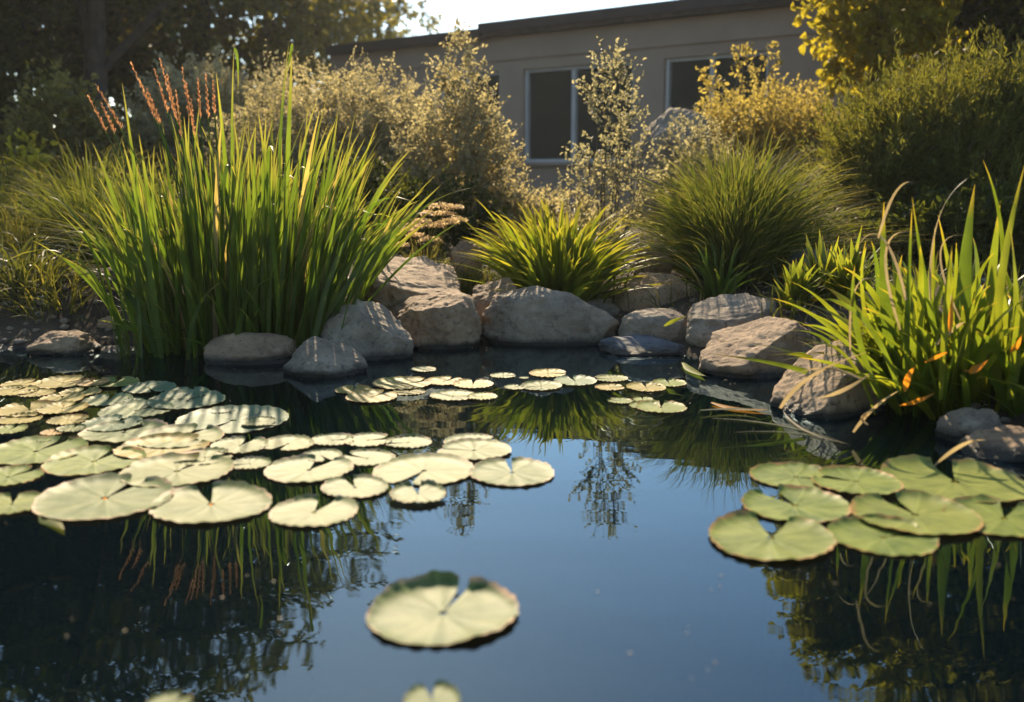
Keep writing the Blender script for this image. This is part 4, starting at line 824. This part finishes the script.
# right raft
RG2 = 'green pads floating at the right'
for a, kw in [((796, 478, 94, 'g', 'farthest left green pad of the right raft with an orange left tip', 340), dict(curl=.04, gap=12)), ((856, 485, 92, 'g', 'green pad overlapping the right side of the farthest left one', 150), dict(curl=.04, lift=.006)), ((795, 507, 114, 'g', 'green pad with a wide cut in the middle left of the right raft', 110), dict(curl=.06, gap=14)),
              ((771, 540, 138, 'g', 'large front green pad of the right raft with a deep cut and orange rim', 75), dict(curl=.06, gap=18)), ((883, 538, 114, 'g', 'front green pad with a folded orange right end', 20), dict(curl=.07, gap=8)), ((915, 518, 132, 'g', 'green pad behind the one with the folded orange end', 100), dict(curl=.06, lift=.006)),
              ((955, 483, 152, 'g', 'widest green pad of the right raft near the brown boulder', 80), dict(curl=.06)), ((1004, 520, 122, 'g', 'green pad with an orange left rim cut off by the right edge', 60), dict(curl=.05))]:
    L(*a, **kw, ragged=.015, stem=1, group=RG2)

# ------------------------------------------------------------------ floating leaves and stalks
def floater(pts, z, W, mat, label, nseg=10, name='fallen_leaf', cat='leaf', group='loose leaves and stalks on the water', base=.25):
    p = [P(*q, z) for q in pts]; d = p[2] - p[0]
    a_ = Acc(); a_.add(*blades(p[0], p[1], p[2], [W], yaw=[math.atan2(d[1], d[0]) + np.pi / 2], nseg=nseg, base=base, twist=0.05))
    o = a_.build(name, mat, origin=tuple(p[0])); tag(o, label, cat, group); return o
floater([(712, 402), (740, 410), (768, 409)], .008, .05, M['orange'], 'yellow and orange leaf floating below the big tan boulder')
floater([(700, 410), (745, 405), (762, 412)], .014, .03, M['moss'], 'green leaf lying beside the orange floating leaf')
floater([(712, 418), (790, 420), (852, 446)], .004, .014, M['cover'], 'long olive stalk floating towards the broad-leaf reeds', name='floating_stalk', cat='stalk')
floater([(735, 432), (800, 428), (830, 440)], .004, .012, M['cover'], 'short brown stalk floating below the long olive one', name='floating_stalk', cat='stalk')
floater([(784, 412), (800, 435), (850, 444)], .006, .012, M['dry'], 'pale dry leaf trailing in the water at the brown boulder')
floater([(40, 516), (52, 518), (64, 530)], .006, .045, M['iris'], 'yellow-green leaf piece in front of the widest pad')
floater([(0, 592), (20, 585), (42, 582)], -.02, .035, M['orange'], 'orange leaf just under the water at the left edge')
floater([(48, 578), (60, 577), (74, 576)], -.03, .03, M['orange'], 'second, smaller orange leaf under the water right of the edge one')
floater([(162, 322), (180, 320), (200, 300)], .2, .0001, M['orange'], 'x') if False else None
floater([(175, 452), (190, 451), (206, 450)], .028, .03, M['orange'], 'crumpled yellow-orange leaf lying on the yellowish pad')
o = floater([(663, 325), (672, 318), (688, 312)], .0, .02, M['orange'], 'x') if False else None
a_ = Acc(); blade_px(a_, [(664, 326), (674, 320), (688, 316)], 4.5, .02, nseg=6, base=.3)
o = a_.build('fallen_leaf', M['iris'], origin=tuple(D(664, 326, 4.6))); tag(o, 'yellow-orange pointed leaf caught between the slate slab and the grey boulder', 'leaf', 'loose leaves on the rocks')
floater([(683, 362), (694, 372), (706, 376)], .01, .05, M['bromeliad'], 'small green leaf floating at the tip of the big tan boulder')

# tiny floating specks: pollen, seed husks and bits of leaf on the water film
a_ = Acc(); n = 1500; px_ = rng.uniform(-2.6, 2.2, n); py_ = 1.4 + 3.4 * rng.uniform(0, 1, n) ** .7; sdd = shore_sd(px_, py_); cl = np.array([mnoise.noise(Vector((x * 1.3, y * 1.3, 3))) for x, y in zip(px_, py_)])
kp = (sdd < -.03) & ((cl > .12) | (sdd > -.35)); px_, py_ = px_[kp], py_[kp]; n = len(px_)
a_.add(*leaves4(np.stack([px_, py_, np.full(n, .002)], -1), np.stack([rng.normal(size=n), rng.normal(size=n), np.zeros(n)], -1), rng.uniform(.003, .012, n), rng.uniform(.002, .006, n), nrmhint=np.array((0, 0, 9.)), cup=.1))
o = a_.build('floating_debris', M['dry']); tag(o, 'tiny specks of pollen and husk floating on the pond', 'debris', kind='stuff')

# small pebbles and stone chips along the water's edge
bm = bmesh.new(); bmesh.ops.create_icosphere(bm, subdivisions=2, radius=1); pv_ = np.array([v.co[:] for v in bm.verts]); pf_ = np.array([[v.index for v in f.verts] for f in bm.faces]); bm.free()
a_ = Acc(); qx = rng.uniform(-3.6, 2.4, 2600); qy = rng.uniform(2.6, 6.2, 2600); sdd = shore_sd(qx, qy); kp = (sdd > -.08) & (sdd < .5); qx, qy = qx[kp], qy[kp]
for x, y in zip(qx, qy):
    r_ = rng.uniform(.008, .034) * rng.uniform(.5, 1); a_.add(pv_ * (1 + .12 * rng.normal(size=(len(pv_), 1))) * np.array((r_, r_ * rng.uniform(.6, 1), r_ * rng.uniform(.4, .7))) + [x, y, gz(x, y) + r_ * .2], pf_)
o = a_.build('pebbles', M['rock_grey']); tag(o, 'small pebbles scattered along the edge of the pond', 'pebbles', kind='stuff')
